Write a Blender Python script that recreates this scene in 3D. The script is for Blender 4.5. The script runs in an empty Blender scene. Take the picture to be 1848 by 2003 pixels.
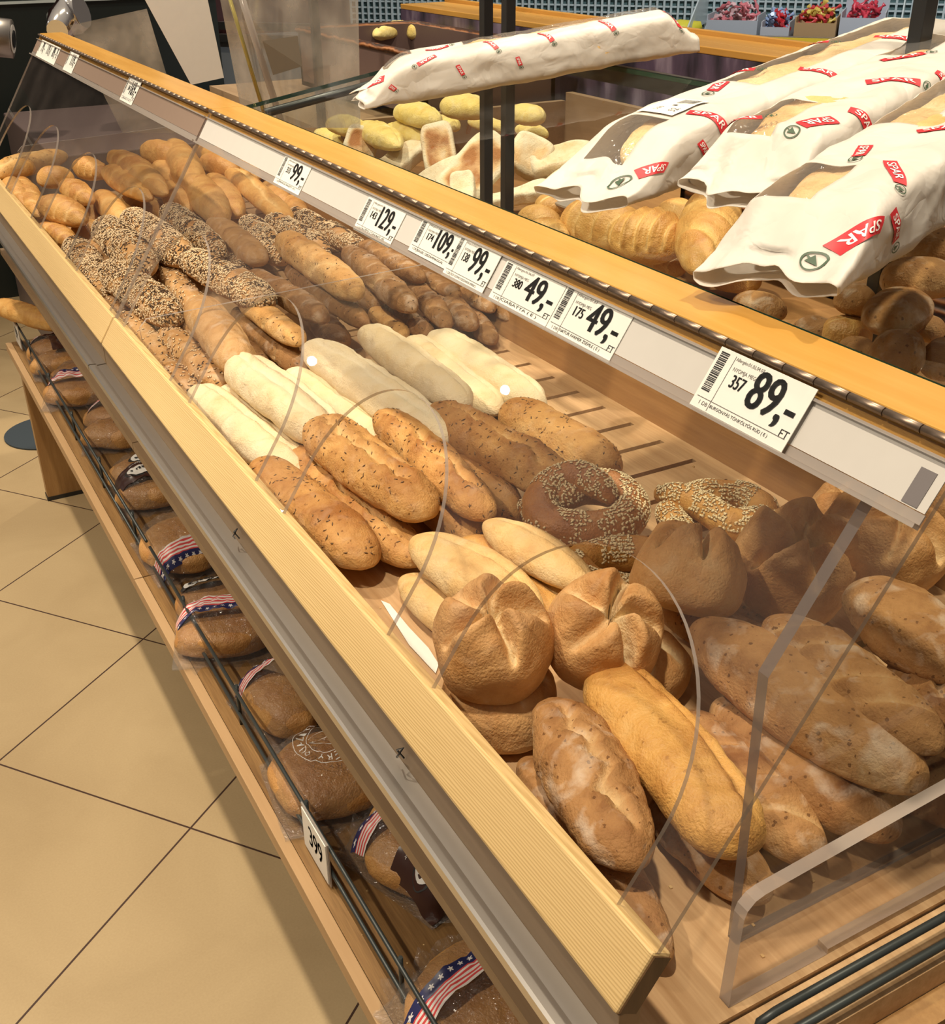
import bpy, bmesh, math, random
from mathutils import Vector, Matrix, noise
random.seed(7)
SC = bpy.context.scene
COL = SC.collection

# ------------------------------------------------------------------ camera
RW = ((0.8745972985912577, 0.23621746980344713, -0.42341572037010133),
      (-0.48479658573628653, 0.4130863530031981, -0.7709292674564615),
      (-0.00719970522408321, 0.879523150304854, 0.47580163127348735))
RM = Matrix(RW)
CAM = Vector((0, 0, 1.5))
FPX, CX, CY = 2177.0, 924.0, 1001.5
cd = bpy.data.cameras.new('camera')
cam = bpy.data.objects.new('camera', cd)
COL.objects.link(cam)
cam.matrix_world = Matrix.Translation(CAM) @ RM.to_4x4()
cd.sensor_fit = 'HORIZONTAL'; cd.sensor_width = 36.0; cd.lens = FPX / 1848 * 36.0
cd.clip_start = 0.02; cd.clip_end = 60
SC.camera = cam

# ------------------------------------------------------------------ light
SC.view_settings.view_transform = 'Standard'
SC.view_settings.look = 'None'
SC.view_settings.exposure = -0.06
SC.view_settings.gamma = 1.0
SC.cycles.transparent_max_bounces = 40
SC.cycles.max_bounces = 8
SC.cycles.caustics_reflective = False
SC.cycles.caustics_refractive = False
W = bpy.data.worlds.new('world'); SC.world = W
W.use_nodes = True
wn = W.node_tree
_tc = wn.nodes.new('ShaderNodeTexCoord'); _sp = wn.nodes.new('ShaderNodeSeparateXYZ'); _rp = wn.nodes.new('ShaderNodeValToRGB')
wn.links.new(_tc.outputs['Generated'], _sp.inputs[0]); wn.links.new(_sp.outputs[2], _rp.inputs[0])
_rp.color_ramp.elements[0].position = 0.0; _rp.color_ramp.elements[0].color = (0.20, 0.165, 0.14, 1)
_rp.color_ramp.elements[1].position = 0.9; _rp.color_ramp.elements[1].color = (0.95, 0.82, 0.68, 1)
_e = _rp.color_ramp.elements.new(0.3); _e.color = (0.27, 0.225, 0.195, 1)
wn.links.new(_rp.outputs[0], wn.nodes['Background'].inputs[0])
wn.nodes['Background'].inputs[1].default_value = 0.52


def lamp(name, loc, aim, power, size, spot=70, col=(1.0, 0.86, 0.66)):
    l = bpy.data.lights.new(name, 'SPOT')
    l.energy = power; l.color = col; l.shadow_soft_size = size
    l.spot_size = math.radians(spot); l.spot_blend = 0.6
    o = bpy.data.objects.new(name, l); COL.objects.link(o)
    o.location = loc
    o.rotation_euler = (Vector(aim) - Vector(loc)).to_track_quat('-Z', 'Y').to_euler()
    return o


for k, (x, y, p) in enumerate([(-0.1, 0.3, 175), (-0.1, 2.0, 160), (-0.1, 3.8, 125), (-1.2, 0.9, 125), (-1.2, 2.6, 130), (1.5, 0.5, 130), (1.5, 2.3, 130), (1.9, 4.4, 105)]):
    lamp('ceiling_or_fill_spot', (x, y, 3.2), (x + (0.95 if x < 0 else -0.3), y + 0.1, 0.6), p, 0.045, 80)


lamp('ceiling_or_fill_spot', (2.6, 2.2, 3.2), (3.4, 3.9, 1.0), 260, 0.08, 85, (0.92, 0.97, 1.0))  # unseen cool lamp added to brighten the freezer area
for loc, p, r, c in (((-2.76, 5.55, 2.8), 14, 0.028, (1.0, 0.92, 0.82)), ((-4.7, 11.1, 2.8), 40, 0.05, (1.0, 0.94, 0.88)), ((-5.55, 10.2, 1.52), 12, 0.05, (0.62, 0.82, 1.0))):
    l = bpy.data.lights.new('distant_lamp', 'POINT'); l.energy = p; l.shadow_soft_size = r; l.color = c
    o = bpy.data.objects.new('distant_lamp', l); COL.objects.link(o); o.location = loc


# ------------------------------------------------------------------ helpers
def ray(px, py):
    return RM @ Vector((px - CX, -(py - CY), -FPX))


def at(px, py, z):
    d = ray(px, py)
    return CAM + d * ((z - CAM.z) / d.z)


def atY(px, py, Y):
    d = ray(px, py)
    return CAM + d * (Y / d.y)


def tag(o, label=None, cat=None, group=None, kind=None):
    if label: o['label'] = label
    if cat: o['category'] = cat
    if group: o['group'] = group
    if kind: o['kind'] = kind
    return o


def empty(name, loc, label=None, cat=None, group=None):
    o = bpy.data.objects.new(name, None); COL.objects.link(o)
    o.location = loc; o.empty_display_size = 0.05
    return tag(o, label, cat, group)


class MB:
    """collects polygons given in world coordinates"""
    def __init__(s):
        s.v = []; s.f = []; s.m = []; s.sm = []

    def add(s, vs, fs, mi=0, smooth=False):
        b = len(s.v)
        s.v += [Vector(v) for v in vs]
        for f in fs:
            s.f.append([b + i for i in f]); s.m.append(mi); s.sm.append(smooth)
        return s

    def box(s, x0, x1, y0, y1, z0, z1, mi=0):
        vs = [(x, y, z) for x in (x0, x1) for y in (y0, y1) for z in (z0, z1)]
        return s.add(vs, [(0, 1, 3, 2), (4, 6, 7, 5), (0, 4, 5, 1), (2, 3, 7, 6), (0, 2, 6, 4), (1, 5, 7, 3)], mi)

    def prism(s, prof, y0, y1, mi=0):
        """profile of (x, z) points counter clockwise seen from -y, swept along y"""
        n = len(prof)
        vs = [(x, y0, z) for x, z in prof] + [(x, y1, z) for x, z in prof]
        fs = [tuple(range(n)), tuple(range(2 * n - 1, n - 1, -1))]
        for i in range(n):
            j = (i + 1) % n
            fs.append((i, n + i, n + j, j))
        return s.add(vs, fs, mi)

    def slab(s, pts, nrm, th, mi=0, mi_edge=None):
        """planar outline extruded by th along nrm"""
        n = len(pts); nv = Vector(nrm).normalized() * th
        vs = [Vector(p) for p in pts] + [Vector(p) + nv for p in pts]
        s.add(vs, [tuple(range(n)), tuple(range(2 * n - 1, n - 1, -1))], mi)
        fs = []
        for i in range(n):
            j = (i + 1) % n
            fs.append((i, n + i, n + j, j))
        b = len(s.v) - 2 * n
        for f in fs:
            s.f.append([b + i for i in f]); s.m.append(mi if mi_edge is None else mi_edge); s.sm.append(False)
        return s

    def tube(s, pts, r, n=8, mi=0, caps=True):
        pts = [Vector(p) for p in pts]
        rr = r if isinstance(r, (list, tuple)) else [r] * len(pts)
        vs = []; up = None
        for i, p in enumerate(pts):
            d = (pts[min(i + 1, len(pts) - 1)] - pts[max(i - 1, 0)]).normalized()
            if up is None:
                up = Vector((0, 0, 1)) if abs(d.z) < 0.9 else Vector((1, 0, 0))
            a = d.cross(up).normalized(); up = a.cross(d).normalized()
            for k in range(n):
                t = 2 * math.pi * k / n
                vs.append(p + (a * math.cos(t) + up * math.sin(t)) * rr[i])
        fs = []
        for i in range(len(pts) - 1):
            for k in range(n):
                k2 = (k + 1) % n
                fs.append((i * n + k, i * n + k2, (i + 1) * n + k2, (i + 1) * n + k))
        s.add(vs, fs, mi, True)
        if caps:
            b = len(s.v) - len(vs)
            s.f.append([b + i for i in range(n)][::-1]); s.m.append(mi); s.sm.append(False)
            s.f.append([b + len(vs) - n + i for i in range(n)]); s.m.append(mi); s.sm.append(False)
        return s

    def build(s, name, mats, parent=None, smooth=None, bevel=0, fixn=True):
        me = bpy.data.meshes.new(name)
        org = parent_world(parent) if parent else Matrix.Identity(4)
        inv = org.inverted()
        me.from_pydata([inv @ v for v in s.v], [], s.f)
        if not isinstance(mats, (list, tuple)): mats = [mats]
        for m in mats: me.materials.append(m)
        for p, mi, sm in zip(me.polygons, s.m, s.sm):
            p.material_index = mi; p.use_smooth = sm if smooth is None else smooth
        if fixn:
            bm = bmesh.new(); bm.from_mesh(me)
            bmesh.ops.recalc_face_normals(bm, faces=bm.faces)
            bm.to_mesh(me); bm.free()
        o = bpy.data.objects.new(name, me); COL.objects.link(o)
        if parent: o.parent = parent
        if bevel:
            b = o.modifiers.new('bevel', 'BEVEL'); b.width = bevel; b.segments = 2; b.limit_method = 'ANGLE'
        return o


def parent_world(o):
    m = Matrix.Translation(o.location) @ o.rotation_euler.to_matrix().to_4x4()
    return parent_world(o.parent) @ m if o.parent else m


def centre(o):
    """put a top-level mesh's origin at the base of its shape"""
    me = o.data
    lo = Vector([min(v.co[i] for v in me.vertices) for i in range(3)])
    hi = Vector([max(v.co[i] for v in me.vertices) for i in range(3)])
    c = Vector(((lo.x + hi.x) / 2, (lo.y + hi.y) / 2, lo.z))
    me.transform(Matrix.Translation(-c)); o.location = c
    return o


# ------------------------------------------------------------------ materials
def mat(name):
    m = bpy.data.materials.new(name); m.use_nodes = True
    nt = m.node_tree; nt.nodes.clear()
    return m, nt


def N(nt, t, **kw):
    n = nt.nodes.new(t)
    for k, v in kw.items():
        if k.startswith('i_'):
            n.inputs[k[2:].replace('_', ' ')].default_value = v
        elif k[0] == 'n' and k[1:].isdigit():
            n.inputs[int(k[1:])].default_value = v
        else:
            setattr(n, k, v)
    return n


def ramp(nt, stops, fac=None):
    r = nt.nodes.new('ShaderNodeValToRGB')
    e = r.color_ramp.elements
    e[0].position = stops[0][0]; e[0].color = (*stops[0][1], 1)
    e[1].position = stops[-1][0]; e[1].color = (*stops[-1][1], 1)
    for p, c in stops[1:-1]:
        x = e.new(p); x.color = (*c, 1)
    if fac is not None: nt.links.new(fac, r.inputs[0])
    return r


def math_n(nt, op, a, b=None, c=None, clamp=False):
    n = nt.nodes.new('ShaderNodeMath'); n.operation = op; n.use_clamp = clamp
    for i, x in enumerate((a, b, c)):
        if x is None: continue
        if hasattr(x, 'is_linked'): nt.links.new(x, n.inputs[i])
        else: n.inputs[i].default_value = x
    return n.outputs[0]


def mixc(nt, fac, a, b):
    n = nt.nodes.new('ShaderNodeMix'); n.data_type = 'RGBA'
    for s, x in ((n.inputs[0], fac), (n.inputs[6], a), (n.inputs[7], b)):
        if hasattr(x, 'is_linked'): nt.links.new(x, s)
        elif isinstance(x, tuple): s.default_value = (*x, 1)
        else: s.default_value = x
    return n.outputs[2]


def finish(nt, surf):
    o = nt.nodes.new('ShaderNodeOutputMaterial')
    nt.links.new(surf, o.inputs[0])


def principled(nt, col=None, rough=0.5, metal=0.0, spec=0.5, bump=None, bstr=0.3, bdist=0.002):
    b = nt.nodes.new('ShaderNodeBsdfPrincipled')
    if col is not None:
        if hasattr(col, 'is_linked'): nt.links.new(col, b.inputs['Base Color'])
        else: b.inputs['Base Color'].default_value = (*col, 1)
    if hasattr(rough, 'is_linked'): nt.links.new(rough, b.inputs['Roughness'])
    else: b.inputs['Roughness'].default_value = rough
    b.inputs['Metallic'].default_value = metal
    b.inputs['Specular IOR Level'].default_value = spec
    if bump is not None:
        n = nt.nodes.new('ShaderNodeBump')
        n.inputs['Strength'].default_value = bstr; n.inputs['Distance'].default_value = bdist
        nt.links.new(bump, n.inputs['Height']); nt.links.new(n.outputs[0], b.inputs['Normal'])
    return b


def flat(name, col, rough=0.5, metal=0.0, spec=0.5):
    m, nt = mat(name)
    tc = N(nt, 'ShaderNodeTexCoord')
    no = N(nt, 'ShaderNodeTexNoise'); no.inputs['Scale'].default_value = 60
    nt.links.new(tc.outputs['Object'], no.inputs['Vector'])
    c = mixc(nt, math_n(nt, 'MULTIPLY', no.outputs[0], 0.25), col, tuple(x * 0.8 for x in col))
    finish(nt, principled(nt, c, rough, metal, spec).outputs[0])
    return m


def wood(name, light, dark, axis='Y', stripes=90, rough=0.4, stretch=14, contrast=0.6, fine=0.5, bump=0.15, spec=0.4, rings=0.3):
    m, nt = mat(name)
    tc = N(nt, 'ShaderNodeTexCoord')
    mp = N(nt, 'ShaderNodeMapping')
    sc = {'X': (1 / stretch, 1, 1), 'Y': (1, 1 / stretch, 1), 'Z': (1, 1, 1 / stretch)}[axis]
    mp.inputs['Scale'].default_value = sc
    nt.links.new(tc.outputs['Object'], mp.inputs[0])
    n1 = N(nt, 'ShaderNodeTexNoise'); n1.inputs['Scale'].default_value = stripes; n1.inputs['Detail'].default_value = 5
    n1.inputs['Distortion'].default_value = rings
    nt.links.new(mp.outputs[0], n1.inputs['Vector'])
    n2 = N(nt, 'ShaderNodeTexNoise'); n2.inputs['Scale'].default_value = stripes / 7; n2.inputs['Detail'].default_value = 3
    n2.inputs['Distortion'].default_value = 1.0
    nt.links.new(mp.outputs[0], n2.inputs['Vector'])
    n3 = N(nt, 'ShaderNodeTexNoise'); n3.inputs['Scale'].default_value = stripes * 5; n3.inputs['Detail'].default_value = 2
    nt.links.new(mp.outputs[0], n3.inputs['Vector'])
    s = math_n(nt, 'ADD', math_n(nt, 'MULTIPLY', n1.outputs[0], 0.55), math_n(nt, 'MULTIPLY', n2.outputs[0], 0.45))
    s = math_n(nt, 'ADD', s, math_n(nt, 'MULTIPLY', math_n(nt, 'SUBTRACT', n3.outputs[0], 0.5), fine * 0.5))
    lo, hi = 0.5 - contrast * 0.35, 0.5 + contrast * 0.3
    mid = tuple((a + b) / 2 for a, b in zip(light, dark))
    r = ramp(nt, [(lo, dark), (0.5, mid), (hi, light)], s)
    rg = math_n(nt, 'ADD', rough - 0.08, math_n(nt, 'MULTIPLY', n2.outputs[0], 0.16))
    finish(nt, principled(nt, r.outputs[0], rg, 0, spec, s, bump, 0.001).outputs[0])
    return m


def pine(name, light, dark, freq=170, axis='Y', rough=0.42):
    """light softwood with fine parallel growth lines"""
    m, nt = mat(name)
    tc = N(nt, 'ShaderNodeTexCoord')
    mp = N(nt, 'ShaderNodeMapping'); mp.inputs['Scale'].default_value = (1, 0.05, 1) if axis == 'Y' else (0.05, 1, 1)
    nt.links.new(tc.outputs['Object'], mp.inputs[0])
    w = N(nt, 'ShaderNodeTexWave'); w.wave_type = 'BANDS'; w.bands_direction = 'DIAGONAL'
    w.inputs['Scale'].default_value = freq; w.inputs['Distortion'].default_value = 7.0
    w.inputs['Detail'].default_value = 2; w.inputs['Detail Scale'].default_value = 0.6
    nt.links.new(mp.outputs[0], w.inputs['Vector'])
    n2 = N(nt, 'ShaderNodeTexNoise'); n2.inputs['Scale'].default_value = 30; n2.inputs['Detail'].default_value = 4
    nt.links.new(mp.outputs[0], n2.inputs['Vector'])
    s = math_n(nt, 'MULTIPLY', math_n(nt, 'POWER', w.outputs[1], 1.6), math_n(nt, 'MULTIPLY', n2.outputs[0], 1.5), clamp=True)
    c = mixc(nt, s, light, dark)
    c = mixc(nt, math_n(nt, 'MULTIPLY', n2.outputs[0], 0.35), c, tuple(x * 0.82 for x in light))
    finish(nt, principled(nt, c, rough, 0, 0.4, s, 0.15, 0.0008).outputs[0])
    return m


def acrylic(name, tint=(0.97, 0.97, 0.96), haze=0.05, haze_col=(0.9, 0.88, 0.85), rough=0.03, refl=1.0, scratch=True):
    m, nt = mat(name)
    tr = N(nt, 'ShaderNodeBsdfTransparent'); tr.inputs[0].default_value = (*tint, 1)
    gl = N(nt, 'ShaderNodeBsdfGlossy'); gl.inputs['Roughness'].default_value = rough
    df = N(nt, 'ShaderNodeBsdfDiffuse'); df.inputs[0].default_value = (*haze_col, 1)
    tc = N(nt, 'ShaderNodeTexCoord')
    no = N(nt, 'ShaderNodeTexNoise'); no.inputs['Scale'].default_value = 9; no.inputs['Detail'].default_value = 6
    nt.links.new(tc.outputs['Object'], no.inputs['Vector'])
    hz = math_n(nt, 'MULTIPLY', math_n(nt, 'POWER', no.outputs[0], 2.0), haze * 4, clamp=True)
    m1 = N(nt, 'ShaderNodeMixShader')
    nt.links.new(hz, m1.inputs[0]); nt.links.new(tr.outputs[0], m1.inputs[1]); nt.links.new(df.outputs[0], m1.inputs[2])
    fr = N(nt, 'ShaderNodeFresnel'); fr.inputs[0].default_value = 1.49
    ge = N(nt, 'ShaderNodeNewGeometry')
    f = math_n(nt, 'MULTIPLY', math_n(nt, 'MULTIPLY', fr.outputs[0], refl), math_n(nt, 'SUBTRACT', 1.0, ge.outputs['Backfacing']))
    m2 = N(nt, 'ShaderNodeMixShader')
    nt.links.new(f, m2.inputs[0]); nt.links.new(m1.outputs[0], m2.inputs[1]); nt.links.new(gl.outputs[0], m2.inputs[2])
    finish(nt, m2.outputs[0])
    return m


def acrylic_edge(name, col=(0.42, 0.37, 0.33), clear=0.35, rough=0.15):
    m, nt = mat(name)
    tr = N(nt, 'ShaderNodeBsdfTransparent')
    b = principled(nt, col, rough, 0, 0.8)
    m1 = N(nt, 'ShaderNodeMixShader', n0=1 - clear)
    nt.links.new(tr.outputs[0], m1.inputs[1]); nt.links.new(b.outputs[0], m1.inputs[2])
    finish(nt, m1.outputs[0])
    return m


def film(name, wr=40, strength=0.8, milky=0.04):
    """crinkled clear wrapping film"""
    m, nt = mat(name)
    tc = N(nt, 'ShaderNodeTexCoord')
    no = N(nt, 'ShaderNodeTexNoise'); no.inputs['Scale'].default_value = wr; no.inputs['Detail'].default_value = 3
    no.inputs['Distortion'].default_value = 1.5
    nt.links.new(tc.outputs['Object'], no.inputs['Vector'])
    vo = N(nt, 'ShaderNodeTexVoronoi'); vo.feature = 'DISTANCE_TO_EDGE'; vo.inputs['Scale'].default_value = wr * 1.4
    vd = N(nt, 'ShaderNodeVectorMath'); vd.operation = 'MULTIPLY_ADD'
    nt.links.new(no.outputs['Color'], vd.inputs[0]); vd.inputs[1].default_value = (0.04, 0.04, 0.04); nt.links.new(tc.outputs['Object'], vd.inputs[2])
    nt.links.new(vd.outputs[0], vo.inputs['Vector'])
    hh = math_n(nt, 'ADD', math_n(nt, 'MULTIPLY', no.outputs[0], 0.35), math_n(nt, 'MULTIPLY', math_n(nt, 'MINIMUM', vo.outputs['Distance'], 0.35), 1.2))
    bp = N(nt, 'ShaderNodeBump'); bp.inputs['Strength'].default_value = strength; bp.inputs['Distance'].default_value = 0.0045
    nt.links.new(hh, bp.inputs['Height'])
    tr = N(nt, 'ShaderNodeBsdfTransparent'); tr.inputs[0].default_value = (0.97, 0.97, 0.97, 1)
    gl = N(nt, 'ShaderNodeBsdfGlossy'); gl.inputs['Roughness'].default_value = 0.11
    nt.links.new(bp.outputs[0], gl.inputs['Normal'])
    df = N(nt, 'ShaderNodeBsdfDiffuse'); df.inputs[0].default_value = (0.9, 0.88, 0.86, 1)
    lw = N(nt, 'ShaderNodeLayerWeight'); lw.inputs[0].default_value = 0.25
    nt.links.new(bp.outputs[0], lw.inputs['Normal'])
    f = math_n(nt, 'ADD', math_n(nt, 'MULTIPLY', lw.outputs['Fresnel'], 0.16), 0.06, clamp=True)
    m0 = N(nt, 'ShaderNodeMixShader', n0=milky)
    nt.links.new(tr.outputs[0], m0.inputs[1]); nt.links.new(df.outputs[0], m0.inputs[2])
    m1 = N(nt, 'ShaderNodeMixShader')
    nt.links.new(f, m1.inputs[0]); nt.links.new(m0.outputs[0], m1.inputs[1]); nt.links.new(gl.outputs[0], m1.inputs[2])
    finish(nt, m1.outputs[0])
    return m


def bread_mat(name, pale, mid, dark, rough=0.6, pores=0.3, flour=0.0, fine=0.5, gloss=0.25):
    m, nt = mat(name)
    tc = N(nt, 'ShaderNodeTexCoord')
    oi = N(nt, 'ShaderNodeObjectInfo')
    off = N(nt, 'ShaderNodeVectorMath'); off.operation = 'ADD'
    nt.links.new(tc.outputs['Object'], off.inputs[0])
    cmb = N(nt, 'ShaderNodeCombineXYZ')
    rv = math_n(nt, 'MULTIPLY', oi.outputs['Random'], 17.0)
    nt.links.new(rv, cmb.inputs[0]); nt.links.new(rv, cmb.inputs[1])
    nt.links.new(cmb.outputs[0], off.inputs[1])
    co = off.outputs[0]
    at_ = N(nt, 'ShaderNodeAttribute'); at_.attribute_name = 'bake'

    def noi(s, d=4, dist=0.0):
        n = N(nt, 'ShaderNodeTexNoise'); n.inputs['Scale'].default_value = s; n.inputs['Detail'].default_value = d
        n.inputs['Distortion'].default_value = dist
        nt.links.new(co, n.inputs['Vector']); return n.outputs[0]
    big = noi(22, 3); medn = noi(75, 4, 0.4); fin = noi(420, 3)
    s = math_n(nt, 'ADD', at_.outputs['Fac'], math_n(nt, 'MULTIPLY', math_n(nt, 'SUBTRACT', big, 0.5), 0.7))
    s = math_n(nt, 'ADD', s, math_n(nt, 'MULTIPLY', math_n(nt, 'SUBTRACT', medn, 0.5), 0.45))
    s = math_n(nt, 'ADD', s, math_n(nt, 'MULTIPLY', math_n(nt, 'SUBTRACT', fin, 0.5), 0.25 * fine))
    s = math_n(nt, 'ADD', s, math_n(nt, 'MULTIPLY', math_n(nt, 'SUBTRACT', oi.outputs['Random'], 0.5), 0.16), clamp=True)
    c = ramp(nt, [(0.0, pale), (0.5, mid), (1.0, dark)], s).outputs[0]
    vo = N(nt, 'ShaderNodeTexVoronoi'); vo.inputs['Scale'].default_value = 130
    nt.links.new(co, vo.inputs['Vector'])
    pm = math_n(nt, 'MULTIPLY', math_n(nt, 'LESS_THAN', vo.outputs['Distance'], math_n(nt, 'MULTIPLY', fin, 0.42)), math_n(nt, 'GREATER_THAN', medn, 0.60 - 0.08 * pores))
    pm = math_n(nt, 'MULTIPLY', pm, pores)
    c = mixc(nt, math_n(nt, 'MULTIPLY', pm, 0.8), c, tuple(x * 0.6 for x in dark))
    if flour > 0:
        fl = ramp(nt, [(0.52, (0, 0, 0)), (0.72, (1, 1, 1))], noi(38, 6, 0.6)).outputs[0]
        c = mixc(nt, math_n(nt, 'MULTIPLY', fl, flour), c, (0.80, 0.72, 0.60))
    h = math_n(nt, 'ADD', math_n(nt, 'MULTIPLY', medn, 0.6), math_n(nt, 'MULTIPLY', fin, 0.28))
    h = math_n(nt, 'SUBTRACT', h, math_n(nt, 'MULTIPLY', pm, 0.7))
    b = principled(nt, c, rough, 0, gloss, h, 0.9, 0.0045)
    finish(nt, b.outputs[0])
    return m


M = {}
M['pine'] = pine('pine', (0.70, 0.50, 0.235), (0.47, 0.30, 0.11), 200)
M['pine_edge'] = wood('pine_edge', (0.62, 0.42, 0.19), (0.42, 0.24, 0.08), stripes=60, contrast=0.7)
M['endgrain'] = wood('endgrain', (0.13, 0.07, 0.03), (0.05, 0.025, 0.01), axis='Z', stripes=120)
M['honey'] = wood('honey', (0.60, 0.335, 0.085), (0.50, 0.255, 0.05), stripes=70, rough=0.26, contrast=0.55, spec=0.5, fine=0.3, bump=0.05)
M['oak'] = wood('oak', (0.64, 0.43, 0.235), (0.39, 0.225, 0.10), stripes=75, rough=0.45, contrast=0.6, stretch=18)
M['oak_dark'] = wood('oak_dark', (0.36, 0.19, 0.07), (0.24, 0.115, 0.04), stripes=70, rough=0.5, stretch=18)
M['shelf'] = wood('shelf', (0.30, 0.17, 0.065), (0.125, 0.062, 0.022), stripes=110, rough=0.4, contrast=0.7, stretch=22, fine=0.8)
M['board'] = wood('board', (0.33, 0.225, 0.13), (0.24, 0.155, 0.085), stripes=40, rough=0.5)
M['fascia'] = wood('fascia', (0.50, 0.325, 0.17), (0.42, 0.26, 0.125), stripes=30, rough=0.55, contrast=0.5)
M['legwood'] = wood('legwood', (0.42, 0.24, 0.09), (0.26, 0.13, 0.045), axis='Z', stripes=70)
M['steel'] = flat('steel', (0.62, 0.58, 0.53), 0.35, 1.0)
M['chrome'] = flat('chrome', (0.85, 0.82, 0.78), 0.12, 1.0)
M['groove'] = flat('groove', (0.26, 0.23, 0.21), 0.4, 0.6)
M['black'] = flat('black', (0.018, 0.019, 0.02), 0.35)
M['wire'] = flat('wire', (0.04, 0.047, 0.047), 0.4, 0.3)
M['acrylic'] = acrylic('acrylic', tint=(0.985, 0.98, 0.975), haze=0.014, haze_col=(0.62, 0.52, 0.47), refl=1.0, rough=0.008)
M['acrylic_clean'] = acrylic('acrylic_clean', haze=0.012, haze_col=(0.7, 0.66, 0.62))
M['acrylic_thick'] = acrylic('acrylic_thick', tint=(0.93, 0.9, 0.88), haze=0.09, haze_col=(0.55, 0.45, 0.4))
M['frosted'] = acrylic('frosted', tint=(0.9, 0.9, 0.9), haze=0.14, haze_col=(0.5, 0.46, 0.42), rough=0.2)
M['edge'] = acrylic_edge('edge')
M['edge_thick'] = acrylic_edge('edge_thick', (0.42, 0.35, 0.30), 0.25)
M['edge_gable'] = acrylic_edge('edge_gable', (0.16, 0.135, 0.125), 0.2, 0.3)
M['glass'] = acrylic('glass', tint=(0.95, 0.97, 0.95), haze=0.0, rough=0.01, refl=0.25)
M['glass_edge'] = flat('glass_edge', (0.015, 0.05, 0.035), 0.15)
M['film'] = film('film', 45, 1.0, 0.03)
M['film_window'] = film('film_window', 30, 0.9, 0.06)
M['card'] = flat('card', (0.80, 0.78, 0.72), 0.5)
M['strip_white'] = flat('strip_white', (0.60, 0.57, 0.53), 0.4)
M['strip_brown'] = flat('strip_brown', (0.27, 0.19, 0.145), 0.4)
M['ink'] = flat('ink', (0.02, 0.02, 0.02), 0.6)
M['ink_grey'] = flat('ink_grey', (0.16, 0.15, 0.14), 0.6)
M['red'] = flat('red', (0.62, 0.025, 0.035), 0.5)
M['white'] = flat('white', (0.82, 0.80, 0.76), 0.5)
M['green'] = flat('green', (0.05, 0.09, 0.05), 0.5)
M['navy'] = flat('navy', (0.03, 0.035, 0.12), 0.4)
M['brownlabel'] = flat('brownlabel', (0.055, 0.022, 0.016), 0.35)
M['paste'] = flat('paste', (0.8, 0.78, 0.7), 0.5)
M['mat_blue'] = flat('mat_blue', (0.035, 0.05, 0.065), 0.7)
M['bag_inner'] = flat('bag_inner', (0.6, 0.5, 0.4), 0.7)

# breads  (pale groove, middle, dark crust)
M['b_white'] = bread_mat('b_white', (0.78, 0.68, 0.49), (0.74, 0.60, 0.37), (0.58, 0.38, 0.16), 0.62, 0.05, 0.15)
M['b_pale'] = bread_mat('b_pale', (0.76, 0.60, 0.34), (0.68, 0.45, 0.19), (0.48, 0.23, 0.06), 0.6, 0.08, 0.12)
M['b_brown'] = bread_mat('b_brown', (0.68, 0.47, 0.22), (0.56, 0.31, 0.105), (0.32, 0.13, 0.033), 0.6, 0.9, 0.12)
M['b_crusty'] = bread_mat('b_crusty', (0.60, 0.42, 0.21), (0.44, 0.235, 0.09), (0.21, 0.085, 0.026), 0.7, 1.0, 0.40)
M['b_gold'] = bread_mat('b_gold', (0.74, 0.50, 0.21), (0.63, 0.345, 0.095), (0.36, 0.135, 0.025), 0.5, 0.5, 0.0, gloss=0.4)
M['b_kaiser'] = bread_mat('b_kaiser', (0.78, 0.60, 0.34), (0.67, 0.395, 0.165), (0.41, 0.18, 0.052), 0.6, 0.12, 0.10)
M['b_sesame'] = bread_mat('b_sesame', (0.68, 0.44, 0.16), (0.48, 0.21, 0.055), (0.24, 0.07, 0.016), 0.4, 0.0, 0.0, gloss=0.5)
M['b_rye'] = bread_mat('b_rye', (0.50, 0.34, 0.17), (0.35, 0.19, 0.075), (0.17, 0.075, 0.025), 0.7, 0.5, 0.3)
M['b_seeded'] = bread_mat('b_seeded', (0.64, 0.44, 0.24), (0.50, 0.29, 0.12), (0.28, 0.13, 0.04), 0.7, 0.2, 0.3)
M['b_milk'] = bread_mat('b_milk', (0.74, 0.52, 0.24), (0.64, 0.365, 0.115), (0.42, 0.17, 0.035), 0.42, 0.05, 0.0, gloss=0.5)
M['b_yellow'] = bread_mat('b_yellow', (0.78, 0.66, 0.30), (0.72, 0.56, 0.17), (0.5, 0.3, 0.07), 0.6, 0.1, 0.25)
M['b_pita'] = bread_mat('b_pita', (0.76, 0.68, 0.50), (0.66, 0.44, 0.22), (0.38, 0.16, 0.05), 0.6, 0.2, 0.1)
M['b_bun'] = bread_mat('b_bun', (0.66, 0.42, 0.18), (0.56, 0.30, 0.10), (0.38, 0.165, 0.045), 0.4, 0.0, 0.0, gloss=0.5)
M['seed_dark'] = flat('seed_dark', (0.15, 0.085, 0.04), 0.5)
M['seed_oat'] = flat('seed_oat', (0.72, 0.55, 0.34), 0.6)
M['seed_sesame'] = flat('seed_sesame', (0.82, 0.68, 0.42), 0.45)
M['hinge'] = flat('hinge', (0.30, 0.225, 0.17), 0.4, 0.85)
M['seed_dark2'] = flat('seed_dark2', (0.075, 0.04, 0.02), 0.5)
M['milky'] = acrylic('milky', tint=(0.9, 0.9, 0.88), haze=0.30, haze_col=(0.50, 0.45, 0.39), rough=0.15)

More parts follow.
